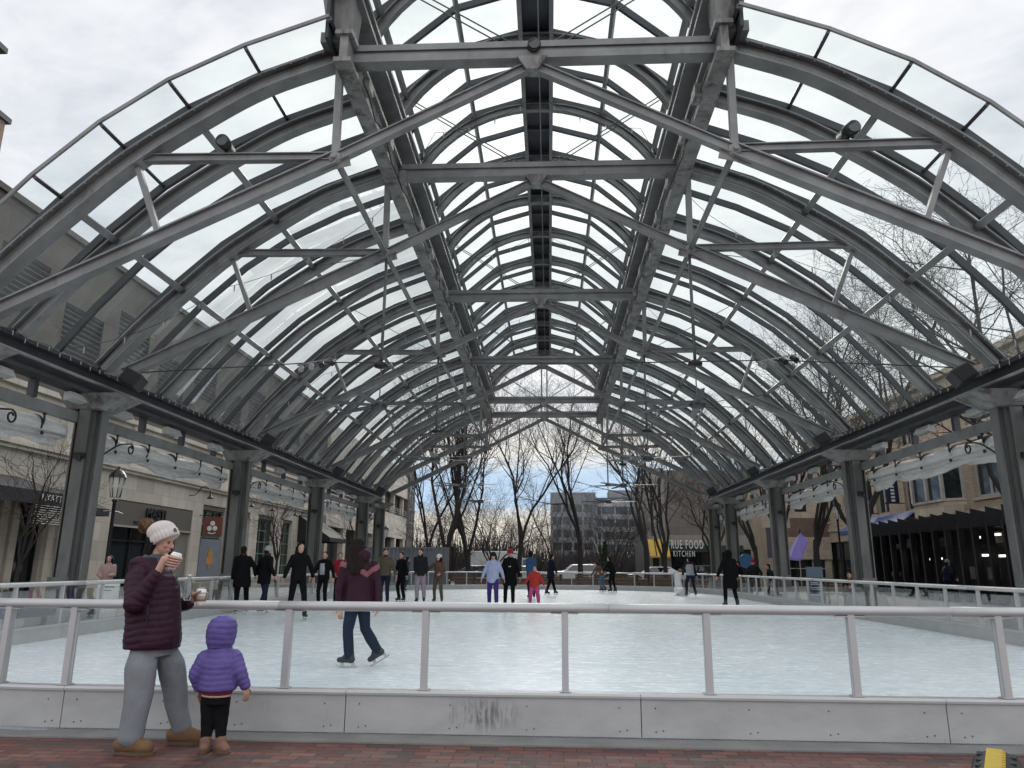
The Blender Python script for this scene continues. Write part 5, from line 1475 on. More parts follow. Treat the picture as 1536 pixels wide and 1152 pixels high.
        if hood == 'up':
            h = MB(); P, R_ = s.P, s.R; q = s.hs
            h.ell(P(0,-.028,.022), (.105*q,.115*q,.118*q), R_, 18, 12); h.cap(P(0,-.03,-.06), s.neck, .09*q, .095*q, 14)
            hm = remesh(h, s.vox, 3)
            if puff: quilt(hm, [(s.neck, P(0,-.03,.14), .1*k, .1*k, .0)], step, puff, 3)
            s.part('hood', hm, m)
        return s
    def legs(s, m, wide=1.0, flare=1.0, name='trousers', cut=.93):
        k = s.k; r_ = MB()
        r_.loft([(s.pel-V((0,0,.09*k)),.14*k*wide,.115*k*wide),(s.pel,.168*k,.122*k),(s.pel+s.up*.10*k,.155*k,.115*k)], 18)
        for q in (-1,1):
            e = s.kn[q].lerp(s.an[q], cut)
            r_.cap(s.hip[q]-V((0,0,.03*k)), s.kn[q], .096*k*wide, .070*k*wide, 14)
            d_ = (e-s.kn[q]).normalized(); a = d_.orthogonal(); 
            r_.cap(s.kn[q], s.kn[q].lerp(e,.5), .070*k*wide, .064*k*wide*flare, 14)
            r_.cap(s.kn[q].lerp(e,.5), e, .064*k*wide*flare, .054*k*wide*flare, 14)
        me = remesh(r_, s.vox, 4)
        if s.hi: wrinkle(me, .009 if wide > 1.15 else .005, 11, (1,1,.9), 5)
        s.part(name, me, m); return s
    def shoes(s, m, kind='skate', dirs=None, pitch=None, hi=None):
        k = s.k
        for q in (-1,1):
            d_ = V((dirs or {}).get(q, (q*.18,1,0))).normalized(); pt = (pitch or {}).get(q, 0)
            d_ = (d_*math.cos(pt)+V((0,0,1))*math.sin(pt)).normalized(); sd_ = d_.cross(V((0,0,1))).normalized(); u = sd_.cross(d_)
            an = s.an[q]; sole = -.075*k
            m_ = MB(); h = an-d_*.035*k+u*(sole+.045*k); t_ = an+d_*.135*k+u*(sole+.036*k)
            f = 1.25 if kind == 'boot' else 1.0
            m_.cap(h, t_, .046*k*f, .036*k*f, 12); m_.cap(an+u*.10*k if kind != 'shoe' else an+u*.01, h+d_*.01, .055*k*f, .05*k*f, 12)
            m_.cap(an+u*.04*k, t_-d_*.05*k, .05*k*f, .04*k*f, 12)
            me = remesh(m_, min(s.vox, .014), 2)
            o = s.part({'skate':'skate','boot':'boot','shoe':'shoe'}[kind], me, m)
            if kind == 'skate':
                b = MB(); z_ = sole-.045*k
                pts = [an+d_*x*k+u*(z_+e*k) for x, e in ((-.11,.004),(-.09,-.004),(.02,-.006),(.13,-.003),(.175,.012))]
                for i in range(4): b.bar(pts[i], pts[i+1], .006, .022*k, u)
                for x in (-.055,.10): b.bar(an+d_*x*k+u*(z_+.005), an+d_*x*k+u*(sole+.01), .012, .045*k, d_)
                b.build('blade', BLADE, o, off=(0,0,0))
        return s
    def hair(s, m, kind='short', L=.25):
        P, R_, q = s.P, s.R, s.hs; r_ = MB()
        r_.ell(P(0,-.022,.036), (.082*q,.094*q,.088*q), R_, 18, 12); r_.ell(P(0,-.045,-.02), (.074*q,.062*q,.07*q), R_, 14, 10)
        if kind == 'long':
            for x, y in ((-.05,-.06),(0,-.085),(.05,-.06),(-.075,-.01),(.075,-.01)):
                r_.cap(P(x,y,.0), P(x*1.3,y-.03,-L), .042*q, .03*q, 10)
        if kind == 'bun': r_.ell(P(0,-.09,.09), (.04*q,.04*q,.04*q), R_, 10, 8)
        me = remesh(r_, s.vox, 2)
        if s.hi: wrinkle(me, .009, 22, (1,1,.25), 2)
        s.part('hair', me, m); return s
    def hat(s, m, kind='beanie', pom=None):
        P, R_, q = s.P, s.R, s.hs; r_ = MB()
        r_.ell(P(0,-.014,.052), (.090*q,.104*q,.092*q), R_, 20, 14)
        r_.loft([(P(0,-.012,.012), .091*q, .107*q, R_.col[0], R_.col[1]), (P(0,-.012,.05), .096*q, .112*q, R_.col[0], R_.col[1]), (P(0,-.012,.062), .092*q,.107*q, R_.col[0], R_.col[1])], 20)
        o = s.part('hat', remesh(r_, s.vox*.8, 2), m)
        if pom:
            b = MB(); b.ell(P(0,-.03,.17), (.045*q,.045*q,.045*q), None, 12, 8); b.build('pompom', pom, o, True, off=(0,0,0))
        if kind == 'cap':
            b = MB(); b.loft([(P(0,.07,.022),.07*q,.075*q,R_.col[0],R_.col[1]),(P(0,.07,.03),.07*q,.075*q,R_.col[0],R_.col[1])],16); b.build('peak', m, o, off=(0,0,0))
        return s
    def scarf(s, m, r=.09):
        r_ = MB(); k = s.k
        r_.loft([(s.neck-s.up*.02*k, r*1.15*k, r*1.1*k), (s.neck+s.up*.04*k, r*k, r*k), (s.neck+s.up*.09*k, r*.82*k, r*.86*k)], 16)
        s.part('scarf', remesh(r_, s.vox, 3), m); return s

C_ = dict(black=cloth('black', (.006,.006,.007)), navy=cloth('navy', (.008,.010,.020)), char=cloth('charcoal', (.018,.019,.021)), grey=cloth('grey', (.15,.15,.16), True),
  lgrey=cloth('light_grey', (.30,.31,.33), True), red=cloth('red', (.26,.02,.03)), jeans=cloth('denim', (.011,.018,.036), True), bjeans=cloth('pale_denim', (.09,.13,.19), True), tan=cloth('tan', (.17,.125,.09)),
  olive=cloth('olive', (.085,.072,.05), True), brown=cloth('brown', (.10,.06,.045)), lav=cloth('lavender', (.33,.36,.52)), purple=cloth('deep_purple', (.045,.03,.14)), blue=cloth('mid_blue', (.03,.075,.15)),
  pink=cloth('pink', (.40,.07,.19)), coral=cloth('coral_red', (.36,.035,.03)), cream=cloth('cream', (.62,.58,.54), True), rose=cloth('dusty_rose', (.42,.29,.27)), white=cloth('white', (.65,.65,.65)), dgreen=cloth('dark_teal', (.03,.06,.065)), maroon=cloth('maroon', (.09,.012,.03)),
  lilac=cloth('lilac_grey', (.28,.24,.28)), fur=cloth('fur_trim', (.05,.035,.028), True))
SKB = mat('black_boot', (.014,.014,.015), .5, 0, .2, 8); SKW = mat('white_boot', (.55,.55,.56), .5, 0, .1, 8)

# --- the woman with two cups (facing along +x; local y forward = world +x, local x = towards the camera)
W = Person('woman in plum quilted jacket, cream pompom hat and grey sweatpants, holding two cups', -2.86, 6.05, 0, -88, 1.66, 2)
W.pose(skates=False)
def wl(X, Y, Z):   # world point to her local frame
    p = Matrix.Rotation(rad(88), 4, 'Z') @ V((X+2.86, Y-6.05, 0)); return V((p.x, p.y, Z))
W.pel = wl(-2.89, 6.05, .84); W.neck = wl(-2.975, 6.05, 1.385); W.up = (W.neck-W.pel).normalized(); W.chest = W.pel.lerp(W.neck,.6)
W.rt = V((1,0,0)); W.fw = V((0,1,.1))
W.head = wl(-2.905, 6.05, 1.555); W.hf = V((.06,1,-.20)).normalized(); W.hu = V((0,.16,1)); W.hs = .99
W.sh = {1: wl(-2.975,5.90,1.275), -1: wl(-2.955,6.21,1.275)}
W.el = {1: wl(-2.935,5.80,1.075), -1: wl(-2.92,6.29,1.03)}
W.wr = {1: wl(-2.80,5.84,1.315), -1: wl(-2.705,6.24,1.062)}
W.hip = {1: wl(-2.92,5.965,.80), -1: wl(-2.83,6.14,.80)}
W.kn = {1: wl(-2.88,5.92,.43), -1: wl(-2.73,6.19,.44)}
W.an = {1: wl(-2.885,5.90,.085), -1: wl(-2.665,6.235,.085)}
CUPR = .040
cup_pos = {1: (wl(-2.725,5.90,1.345), V((0,.30,1)).normalized()), -1: (wl(-2.622,6.235,1.055), V((.05,.06,1)).normalized())}
def gripper(q):
    c, ax = cup_pos[q]
    def f(h):
        w = W.wr[q]; 
        rel = (w-c); rel = rel-ax*rel.dot(ax); e1 = rel.normalized(); e2 = ax.cross(e1)
        rr_ = CUPR+.010
        mid = c+ax*.055
        palm = mid+e1*(CUPR+.018)
        R_ = Matrix((e2, e1, ax)).transposed()
        h.ell(palm+e1*.010, (.036,.020,.044), R_, 14, 10); h.cap(w, palm+e1*.02, .027, .026, 12)
        sg = 1 if q == 1 else -1
        for k_ in range(4):                       # fingers wrap one way round the cup, thumb the other
            z_ = .030-.0205*k_; n_ = 6; a0 = .55; a1 = 2.55-.14*k_; pts = []
            for j in range(n_+1):
                a = sg*(a0+(a1-a0)*j/n_); r2_ = rr_+(.004 if j in (2,4) else 0)
                pts.append(mid+ax*(z_+.006*j/n_)+(e1*math.cos(a)+e2*math.sin(a))*r2_)
            pts = [palm+ax*z_+e2*sg*.022] + pts
            rs = [.0100]+[.0098-.0004*j for j in range(n_+1)]
            for a_, b_, ra, rb in zip(pts, pts[1:], rs, rs[1:]): h.cap(a_, b_, ra, rb, 8)
        pts = [palm+ax*.012-e2*sg*.026] + [mid+ax*(.020+.012*j)+(e1*math.cos(-sg*(.75+.38*j))+e2*math.sin(-sg*(.75+.38*j)))*rr_ for j in range(4)]
        for j, (a_, b_) in enumerate(zip(pts, pts[1:])): h.cap(a_, b_, .0125-.0008*j, .0118-.0008*j, 8)
    return f
W.body('light', grip={1: gripper(1), -1: gripper(-1)})
PLUM = mat('plum_quilted_nylon', (.027,.0055,.0155), .55, 0, .16, 7, .2, 60, spec=.22)
def woman_jacket():
    r_ = MB(); k = 1
    T = lambda X, Z, rx, ry: (wl(X,6.05,Z), rx, ry)
    r_.loft([T(-2.885,.735,.215,.205),T(-2.885,.80,.218,.212),T(-2.895,.92,.205,.204),T(-2.918,1.06,.205,.203),T(-2.938,1.18,.208,.206),T(-2.955,1.28,.20,.19),T(-2.972,1.345,.145,.145),T(-2.972,1.40,.105,.11),T(-2.965,1.43,.09,.095)], 26)
    segs = [(wl(-2.885,6.05,.735), wl(-2.97,6.05,1.42), .20, .16, .0)]
    for q in (1,-1):
        r_.cap(W.sh[q], W.el[q], .092, .076, 14); r_.cap(W.el[q], W.el[q].lerp(W.wr[q],.90), .074, .050, 14)
        L = (W.el[q]-W.sh[q]).length
        segs += [(W.sh[q], W.el[q], .095, .08, .03), (W.el[q], W.wr[q], .08, .052, .03+L)]
    r_.ell(wl(-3.055,6.05,1.365), (.135,.075,.075), Matrix.Rotation(rad(-22),3,'X'), 16, 10)   # hood folded at the nape
    r_.cap(wl(-3.05,5.96,1.385), wl(-2.93,5.96,1.37), .045, .035); r_.cap(wl(-3.05,6.14,1.385), wl(-2.93,6.14,1.37), .045, .035)
    me = remesh(r_, .0085, 4); quilt(me, segs, .050, .0058, 1)
    o = W.part('jacket', me, PLUM)
    z_ = MB(); z_.tube([wl(-2.845,5.845,.92), wl(-2.84,5.838,1.0), wl(-2.845,5.84,1.06)], .005, 6)
    z_.tube([wl(-2.67,6.05,.74), wl(-2.675,6.05,.95), wl(-2.715,6.05,1.2), wl(-2.80,6.05,1.33)], .005, 6)
    z_.build('zip', mat('zip_dark', (.015,.012,.014), .4), o, off=(0,0,0))
woman_jacket()
SWEAT = mat('grey_fleece_sweatpants', (.205,.215,.232), .95, 0, .10, 8, .25, 150, spec=.2)
def sweat():
    r_ = MB()
    r_.loft([(wl(-2.875,6.05,.68),.165,.15),(wl(-2.88,6.05,.78),.165,.15),(wl(-2.885,6.05,.86),.15,.14)], 20)
    for q, pts, rs in ((1, [(-2.90,5.975,.74),(-2.89,5.93,.60),(-2.878,5.915,.42),(-2.882,5.90,.24),(-2.885,5.89,.125)], (.098,.114,.105,.092,.088)),
                       (-1, [(-2.83,6.12,.74),(-2.775,6.16,.60),(-2.735,6.19,.42),(-2.705,6.215,.26),(-2.668,6.235,.13)], (.097,.104,.091,.080,.077))):
        P_ = [wl(*p) for p in pts]
        for a, b, ra, rb in zip(P_, P_[1:], rs, rs[1:]): r_.cap(a, b, ra, rb, 16)
    me = remesh(r_, .0085, 6); wrinkle(me, .008, 7.5, (1,1,.35), 3); wrinkle(me, .0022, 16, (1,1,.6), 8)
    W.part('sweatpants', me, SWEAT)
sweat()
UGG = mat('tan_suede', (.155,.085,.042), .95, 0, .2, 14, .3, 120); SOLE = mat('tan_rubber_sole', (.12,.07,.04), .8)
for q, c, dx in ((1, wl(-2.885,5.89,.0), V((.10,.9,0))), (-1, wl(-2.655,6.235,.0), V((.06,1,0)))):
    d_ = dx.normalized(); r_ = MB()
    r_.cap(c-d_*.07+V((0,0,.066)), c+d_*.135+V((0,0,.054)), .058, .052, 14); r_.cap(c+V((0,0,.075)), c+V((0,0,.10)), .060, .056, 14)
    r_.cap(c+d_*.0+V((0,0,.09)), c+d_*.10+V((0,0,.064)), .058, .048, 14); r_.cap(c+d_*.07+V((0,0,.05)), c+d_*.148+V((0,0,.046)), .05, .040, 14)
    me = remesh(r_, .008, 4)
    o = W.part('boot', me, UGG)
    sd_ = d_.cross(V((0,0,1))); b = MB(); b.loft([(c+d_*.045+V((0,0,.002)), .064, .156, sd_, d_), (c+d_*.045+V((0,0,.024)), .068, .160, sd_, d_)], 20); b.build('sole', SOLE, o, off=(0,0,0))
# hat: slouchy ribbed beanie tipped to the back, fur ball behind
HATM = bpy.data.materials.new('cream_rib_knit'); t = NT(HATM)
_u = t.node('ShaderNodeTexCoord').outputs['Object']
_n = t.noise(_u, 60, 4); _c = t.mix(t.ramp(_n, [(.3,0),(.7,1)]), (.54,.49,.46), (.60,.55,.52))
t.out(t.node('ShaderNodeBsdfPrincipled', {'Base Color': _c, 'Roughness': .95, 'Normal': t.bump(t.noise(_u, 220, 3), .4, .004)}).outputs[0])
P, R_ = W.P, W.R
ax = V((1,0,0)); az = V((0,-math.sin(rad(29)),math.cos(rad(29)))); ay = V((0,math.cos(rad(29)),math.sin(rad(29))))
h0 = wl(-2.888,6.05,1.592)
rings = []
n_ = 96
prof = [(-.036,.0955,.1095),(-.030,.1005,.1145),(0.0,.1015,.1155),(.026,.1000,.114),(.031,.0945,.1085),(.05,.0965,.110),(.075,.092,.106),(.10,.080,.094),(.12,.060,.072),(.134,.036,.044),(.139,.012,.015)]
vs_ = []; 
for z_, rx, ry in prof:
    for i in range(n_):
        a = 2*math.pi*i/n_; rib = 1+ (.020 if i % 4 in (0,1) else -.014)*min(1, rx/.07)
        vs_.append(h0+az*(z_-.018*(1 if z_ > .03 else 0)*0)+ax*rx*math.cos(a)*rib+ay*(ry*math.sin(a)*rib-(.02*max(0,z_-.04)/.1)))
fs_ = [(k*n_+i,k*n_+(i+1)%n_,(k+1)*n_+(i+1)%n_,(k+1)*n_+i) for k in range(len(prof)-1) for i in range(n_)]+[tuple(range((len(prof)-1)*n_, len(prof)*n_)), tuple(range(n_-1,-1,-1))]
hat_o = MB().add(vs_, fs_).build('knitted_hat', HATM, W.o, True, off=(0,0,0))
pc = wl(-3.05,6.05,1.682)
FURM = mat('brown_fake_fur', (.27,.17,.095), .95, 0, .4, 40); rng = random.Random(2)
b = MB(); b.ell(pc, (.048,.048,.048), n=14, m=10)
for i in range(2200):
    d_ = V((rng.gauss(0,1),rng.gauss(0,1),rng.gauss(0,1))).normalized(); q = (d_+V((rng.gauss(0,.3),rng.gauss(0,.3),rng.gauss(0,.3)))).normalized()
    e = d_.orthogonal().normalized()*.0016; L = rng.uniform(.016,.030); a_ = pc+d_*.046
    b.add([a_-e, a_+e, a_+q*L], [(0,1,2)])
b.build('pompom', FURM, hat_o, True, off=(0,0,0))
pt_ = h0+ay*.114+az*.0+ax*.035
MB().loft([(pt_+ay*.0, .020,.017,ax,az),(pt_+ay*.004,.020,.017,ax,az)],12).build('patch', mat('hat_patch_brown', (.03,.024,.02), .7), hat_o, off=(0,0,0))
hr = MB(); hr.ell(P(0,-.045,.0), (.077,.072,.085), R_, 18, 12); hr.cap(P(0,-.07,-.05), P(0,-.08,-.115), .050, .045, 12)
for sx in (-1,1): hr.cap(P(sx*.068,-.025,.02), P(sx*.060,-.04,-.11), .020, .020, 8)
me = remesh(hr, .007, 2); wrinkle(me, .006, 26, (1,1,.25), 2); W.part('hair', me, HAIRM['dark'])
sc_ = MB(); sc_.loft([(wl(-2.965,6.05,1.37),.108,.118),(wl(-2.955,6.05,1.425),.085,.095),(wl(-2.945,6.05,1.455),.068,.078)],18)
W.part('collar_lining', remesh(sc_, .008, 3), mat('teal_grey_lining', (.055,.075,.085), .9, 0, .2, 12))
def cup(lab, c, ax):
    Mz = Matrix.Rotation(rad(-88), 4, 'Z')
    cw = Mz @ c + V((-2.86,6.05,0)); aw = (Mz.to_3x3() @ ax)
    o = thing('paper_cup', lab, 'cup', cw, 0, 'lidded drink cups in her hands'); z0 = (0,0,0)
    MB().lathe((0,0,0), [(.029,-.005),(.030,.0),(.040,.098)], 24, aw).build('cup', mat('white_paper_cup', (.62,.58,.55), .7), o, True, off=z0)
    MB().lathe((0,0,0), [(.043,.094),(.0445,.100),(.0435,.106),(.039,.109),(.037,.120),(.034,.123),(.031,.118)], 24, aw).build('lid', mat('white_lid', (.70,.68,.66), .35), o, True, off=z0)
    MB().lathe((0,0,0), [(.0352,.030),(.0392,.075)], 24, aw).build('sleeve', mat('kraft_sleeve', (.34,.26,.21), .85), o, True, off=z0)
cup('white lidded paper cup raised to the mouth of the woman in plum', *cup_pos[1])
cup('white lidded paper cup held low by the woman in plum, near the railing', *cup_pos[-1])
bt = thing('water_bottle', 'clear plastic water bottle tucked at the chest of the woman in plum', 'bottle', (-2.70,6.17,1.09))
MB().lathe((0,0,0), [(.030,.0),(.033,.01),(.033,.12),(.026,.15),(.013,.175),(.012,.19)], 16).build('bottle', glass('clear_plastic', (.86,.90,.92), .8, .12, .05, .4), bt, True, off=(0,0,0))
MB().lathe((0,0,0), [(.014,.188),(.014,.205)], 12).build('cap', WHITE, bt, True, off=(0,0,0))

# --- the child in purple
K = Person('small child in hooded purple quilted jacket, black leggings and tan boots, back turned', -2.30, 6.0, 0, -24, 1.02, 2)
def kl(X, Y, Z):
    p = Matrix.Rotation(rad(24), 4, 'Z') @ V((X+2.30, Y-6.0, 0)); return V((p.x, p.y, Z))
K.pose(skates=False)
K.pel = kl(-2.305,6.0,.43); K.neck = kl(-2.315,6.0,.735); K.up = (K.neck-K.pel).normalized(); K.head = kl(-2.31,6.01,.855); K.hs = .80; K.hf = V((0,1,-.12)).normalized(); K.hu = V((0,0,1))
K.sh = {-1: kl(-2.415,5.985,.665), 1: kl(-2.205,6.015,.668)}
K.el = {-1: kl(-2.465,5.965,.555), 1: kl(-2.150,6.0,.575)}
K.wr = {-1: kl(-2.445,5.99,.45), 1: kl(-2.092,6.02,.462)}
K.hip = {-1: kl(-2.355,5.99,.40), 1: kl(-2.265,6.01,.40)}
K.kn = {-1: kl(-2.355,6.0,.235), 1: kl(-2.262,6.015,.235)}
K.an = {-1: kl(-2.352,5.985,.075), 1: kl(-2.245,6.005,.075)}
K.hd = {q: (K.wr[q]-K.el[q]).normalized() for q in (-1,1)}
h_ = {}
def mitt(q):
    def f(h): hand(h, K.wr[q]+V((0,0,-.005)), V((.05*q,.15,-1)), (-q,.2,0), .66, q, .3)
    return f
K.body('light', grip={1: mitt(1), -1: mitt(-1)})
PURP = mat('violet_quilted_nylon', (.105,.078,.25), .6, 0, .12, 9, .15, 70, spec=.25)
r_ = MB()
r_.loft([(kl(-2.305,6.0,.438),.150,.128),(kl(-2.305,6.0,.47),.154,.132),(kl(-2.308,6.0,.55),.145,.125),(kl(-2.312,6.0,.64),.142,.118),(kl(-2.314,6.0,.70),.112,.10),(kl(-2.315,6.0,.76),.085,.085)], 24)
segs = [(kl(-2.305,6.0,.438), kl(-2.315,6.0,.76), .14, .11, .0)]
for q in (-1,1):
    r_.cap(K.sh[q], K.el[q], .068, .060, 14); r_.cap(K.el[q], K.el[q].lerp(K.wr[q],.88), .060, .042, 14)
    segs += [(K.sh[q], K.el[q], .066, .06, .02), (K.el[q], K.wr[q], .06, .04, .02+(K.el[q]-K.sh[q]).length)]
me = remesh(r_, .0075, 4); quilt(me, segs, .040, .0055, 2); K.part('jacket', me, PURP)
r_ = MB(); r_.loft([(kl(-2.315,5.995,.745),.088,.088),(kl(-2.314,5.995,.79),.106,.108),(kl(-2.312,5.995,.86),.113,.116),(kl(-2.308,5.995,.915),.110,.113),(kl(-2.303,5.995,.955),.090,.094),(kl(-2.300,5.995,.985),.045,.05)], 24)
me = remesh(r_, .0075, 4); quilt(me, [(kl(-2.315,6.0,.74), kl(-2.30,6.0,1.0), .11, .08, .012)], .042, .0048, 7); K.part('hood', me, PURP)
r_ = MB(); r_.loft([(kl(-2.305,6.0,.408),.118,.100),(kl(-2.305,6.0,.445),.128,.110)], 24); K.part('sweater_hem', remesh(r_, .007, 2), mat('crimson_knit', (.16,.012,.03), .9, 0, .1, 12))
r_ = MB(); r_.loft([(kl(-2.305,6.0,.396),.117,.099),(kl(-2.305,6.0,.412),.120,.102)], 24); K.part('shirt_hem', remesh(r_, .006, 1), mat('pale_pink_cotton', (.50,.33,.29), .9))
r_ = MB(); r_.loft([(kl(-2.308,6.0,.34),.112,.088),(kl(-2.308,6.0,.42),.112,.095)], 18)
for q in (-1,1): r_.cap(K.hip[q]-V((0,0,.03)), K.kn[q], .064, .054, 14); r_.cap(K.kn[q], K.an[q]+V((0,0,.0)), .054, .034, 14)
me = remesh(r_, .0075, 4); wrinkle(me, .005, 20); K.part('leggings', me, cloth('black_fleece', (.008,.008,.009)))
TANB_ = mat('pink_tan_suede', (.19,.105,.075), .9, 0, .18, 14, .25, 110)
for q, dx in ((-1, kl(-2.30-.05,6.9,0)-kl(-2.30,6.0,0)), (1, kl(-2.30+.7,6.0-.45,0)-kl(-2.30,6.0,0))):
    d_ = V(dx).normalized(); c = V((K.an[q].x,K.an[q].y,0)); r_ = MB()
    r_.cap(c-d_*.022+V((0,0,.038)), c+d_*.075+V((0,0,.034)), .036, .031, 12); r_.cap(c+V((0,0,.045)), c+V((0,0,.09)), .043, .044, 12); r_.cap(c+V((0,0,.06)), c+d_*.05+V((0,0,.04)), .040, .032, 12)
    o = K.part('boot', remesh(r_, .007, 3), TANB_)
    sd_ = d_.cross(V((0,0,1))); MB().loft([(c+d_*.028+V((0,0,.001)),.040,.092,sd_,d_),(c+d_*.028+V((0,0,.018)),.042,.095,sd_,d_)],18).build('sole', SOLE, o, off=(0,0,0))

# --- skater in burgundy, back turned, one foot pushing off
S = Person('long haired skater in burgundy jacket with pink chevron, pushing off on black skates', -2.24, 10.0, .10, 52, 1.66, 2)
def sl(X, Y, Z):
    p = Matrix.Rotation(rad(-52), 4, 'Z') @ V((X+2.24, Y-10.0, 0)); return V((p.x, p.y, Z-.10))
S.pose()
S.pel = sl(-2.24,10.0,.985); S.neck = sl(-2.265,10.0,1.495); S.up = (S.neck-S.pel).normalized(); S.rt = V((1,0,0)); S.fw = V((0,1,0))
S.head = sl(-2.30,10.0,1.60); S.hf = V((.15,1,-.1)).normalized(); S.hu = V((0,0,1)); S.hs = 1.06
S.sh = {-1: sl(-2.41,9.90,1.385), 1: sl(-2.09,10.10,1.385)}
S.el = {-1: sl(-2.47,9.88,1.10), 1: sl(-2.02,10.08,1.09)}
S.wr = {-1: sl(-2.46,9.93,.83), 1: sl(-1.99,10.02,.88)}
S.hip = {-1: sl(-2.30,9.95,.93), 1: sl(-2.19,10.05,.93)}
S.kn = {-1: sl(-2.345,9.93,.56), 1: sl(-2.15,10.05,.58)}
S.an = {-1: sl(-2.315,9.97,.235), 1: sl(-1.985,10.12,.295)}
S.hd = {q: (S.wr[q]-S.el[q]).normalized() for q in (-1,1)}
S.body('light', curl=.4)
BURG = mat('burgundy_nylon', (.024,.005,.0125), .65, 0, .15, 8, .2, 80, spec=.2)
S.top(BURG, hem=-.115, wid=1.10, collar=.05, flare=1.06, hood='down')
r_ = MB()   # chevron yoke: a band set just proud of the jacket back
ringv = []
me_ = S.jk.data
sel = []
co = [v.co.copy() for v in me_.vertices]
for p in me_.polygons:
    c = p.center
    ax_ = abs(c.x-S.pel.x); zc = c.z
    zt_ = S.neck.z-.075-(.135-min(ax_,.30)*.52)
    if zt_-.062 < zc < zt_+.012 and ax_ < .27 and zc > .9: sel.append(p)
vs_ = []; fs_ = []; idx = {}
for p in sel:
    f = []
    for vi in p.vertices:
        if vi not in idx: idx[vi] = len(vs_); vs_.append(co[vi]+me_.vertices[vi].normal*.006)
        f.append(idx[vi])
    fs_.append(tuple(f))
MB().add(vs_, fs_).build('chevron_yoke', mat('dusty_pink_nylon', (.17,.05,.07), .6, 0, .12, 9), S.o, True, off=(0,0,0)).modifiers.new('t','SOLIDIFY').thickness = .005
S.legs(C_['jeans'], 1.0, 1.12, 'jeans', .97)
dL = sl(-3.24,10.15,.1)-sl(-2.24,10.0,.1); dR = sl(-3.05,9.85,.1)-sl(-2.24,10.0,.1)
S.shoes(SKB, 'skate', {-1: dL, 1: dR}, {-1: 0.0, 1: -.55})
r_ = MB(); q = S.hs; P = S.P
r_.ell(P(0,-.02,.036), (.088*q,.102*q,.094*q), S.R, 18, 12); r_.ell(P(0,-.05,-.03), (.088*q,.070*q,.085*q), S.R, 14, 10)
for x, y, x2, L in ((-.06,-.06,-.125,-.30),(-.03,-.085,-.07,-.31),(.02,-.09,-.02,-.24),(.05,-.06,.04,-.19),(-.085,-.02,-.15,-.24)):
    r_.cap(P(x,y,-.02), P(x2,y-.055,L), .050*q, .034*q, 10)
me = remesh(r_, .009, 2); wrinkle(me, .012, 20, (1,1,.22), 2); S.part('hair', me, HAIRM['brown'])
r_ = MB(); r_.ell(S.neck+V((0,-.03,.0)), (.12,.085,.05), n=14, m=8); me = remesh(r_, .009, 2); wrinkle(me, .012, 40, (1,1,1), 2); S.part('fur_collar', me, C_['fur'])

# --- everyone else on the ice and round it
def skater(label, x, y, H, hd, top, leg, skin='light', hem=-.08, hair=('dark','short'), hat=None, hood=None, boots='b', wid=1.0, lean=.0, pose=None, z=.10, kind='skate', scarf=None, puff=0, hi=1, name='jacket', wide=1.0, crouch=0, group='skaters on the ice', headf=None):
    p = Person(label, x, y, z, hd, H, hi, group)
    rg_ = random.Random(label); pose = dict(pose or {})
    if 'feet' not in pose:
        u_ = rg_.uniform(-.13,.13); pose['feet'] = {-1:(-.11-rg_.uniform(0,.05),u_,(.15 if kind == 'skate' else .1)),1:(.11+rg_.uniform(0,.05),-u_-.02,(.15 if kind == 'skate' else .1))}
    if 'hands' not in pose:
        pose['hands'] = {-1:(-.26-rg_.uniform(0,.10),.02+rg_.uniform(0,.16),.90+rg_.uniform(0,.12)),1:(.26+rg_.uniform(0,.10),.02+rg_.uniform(0,.16),.90+rg_.uniform(0,.12))}
        pose['hands'] = {k_: V(v_)*(H/1.7) for k_, v_ in pose['hands'].items()}
    if not lean: lean = rg_.uniform(.0,.10); pose.setdefault('side', rg_.uniform(-.05,.05))
    if headf is None: headf = (rg_.uniform(-.45,.45),1,-.1)
    p.pose(lean=lean, crouch=crouch, skates=(kind == 'skate'), headf=headf, **(pose or {})).body(skin)
    p.top(C_[top] if isinstance(top, str) else top, hem=hem, wid=wid, hood=hood, puff=puff, name=name)
    p.legs(C_[leg], wide)
    p.shoes(SKW if boots == 'w' else SKB, kind)
    if hood != 'up': p.hair(HAIRM[hair[0]], hair[1])
    if hat: p.hat(C_[hat[0]], hat[1] if len(hat) > 1 else 'beanie', C_[hat[2]] if len(hat) > 2 else None)
    if scarf: p.scarf(C_[scarf])
    return p
A = lambda k, **kw: kw
arms_pocket = dict(hands={-1:(-.16,.12,.98),1:(.16,.12,.98)})
arms_out = dict(hands={-1:(-.42,.12,1.02),1:(.42,.10,1.02)})
stride = dict(feet={-1:(-.12,.16,.15),1:(.13,-.20,.16)})
p = skater('skater in long black coat with fur collar, back turned, near the dark padded coat', -8.25+.35, 20.1, 1.68, 25, 'black', 'black', hem=-.30, hair=('brown','short'), scarf='fur', wid=1.12, puff=.006)
p = skater('skater in dark padded coat and pale blue grey knitted hat', -7.35, 20.2, 1.68, -30, 'black', 'jeans', hat=('lgrey',), hem=-.22, wid=1.08, puff=.006, scarf='fur', pose=stride)
p = skater('dark haired skater in black fleece gliding with arms spread low', -5.78, 18.2, 1.72, 205, 'black', 'black', hair=('dark','long'), hem=-.10, pose=dict(hands={-1:(-.36,-.05,.98),1:(.36,.12,.92)}, feet={-1:(-.20,.06,.15),1:(.16,-.10,.15)}))
p = skater('skater in open black jacket over a pale grey sweater', -6.66, 23.2, 1.60, 178, 'black', 'black', hair=('dark','short'), hem=-.12, wid=1.08)
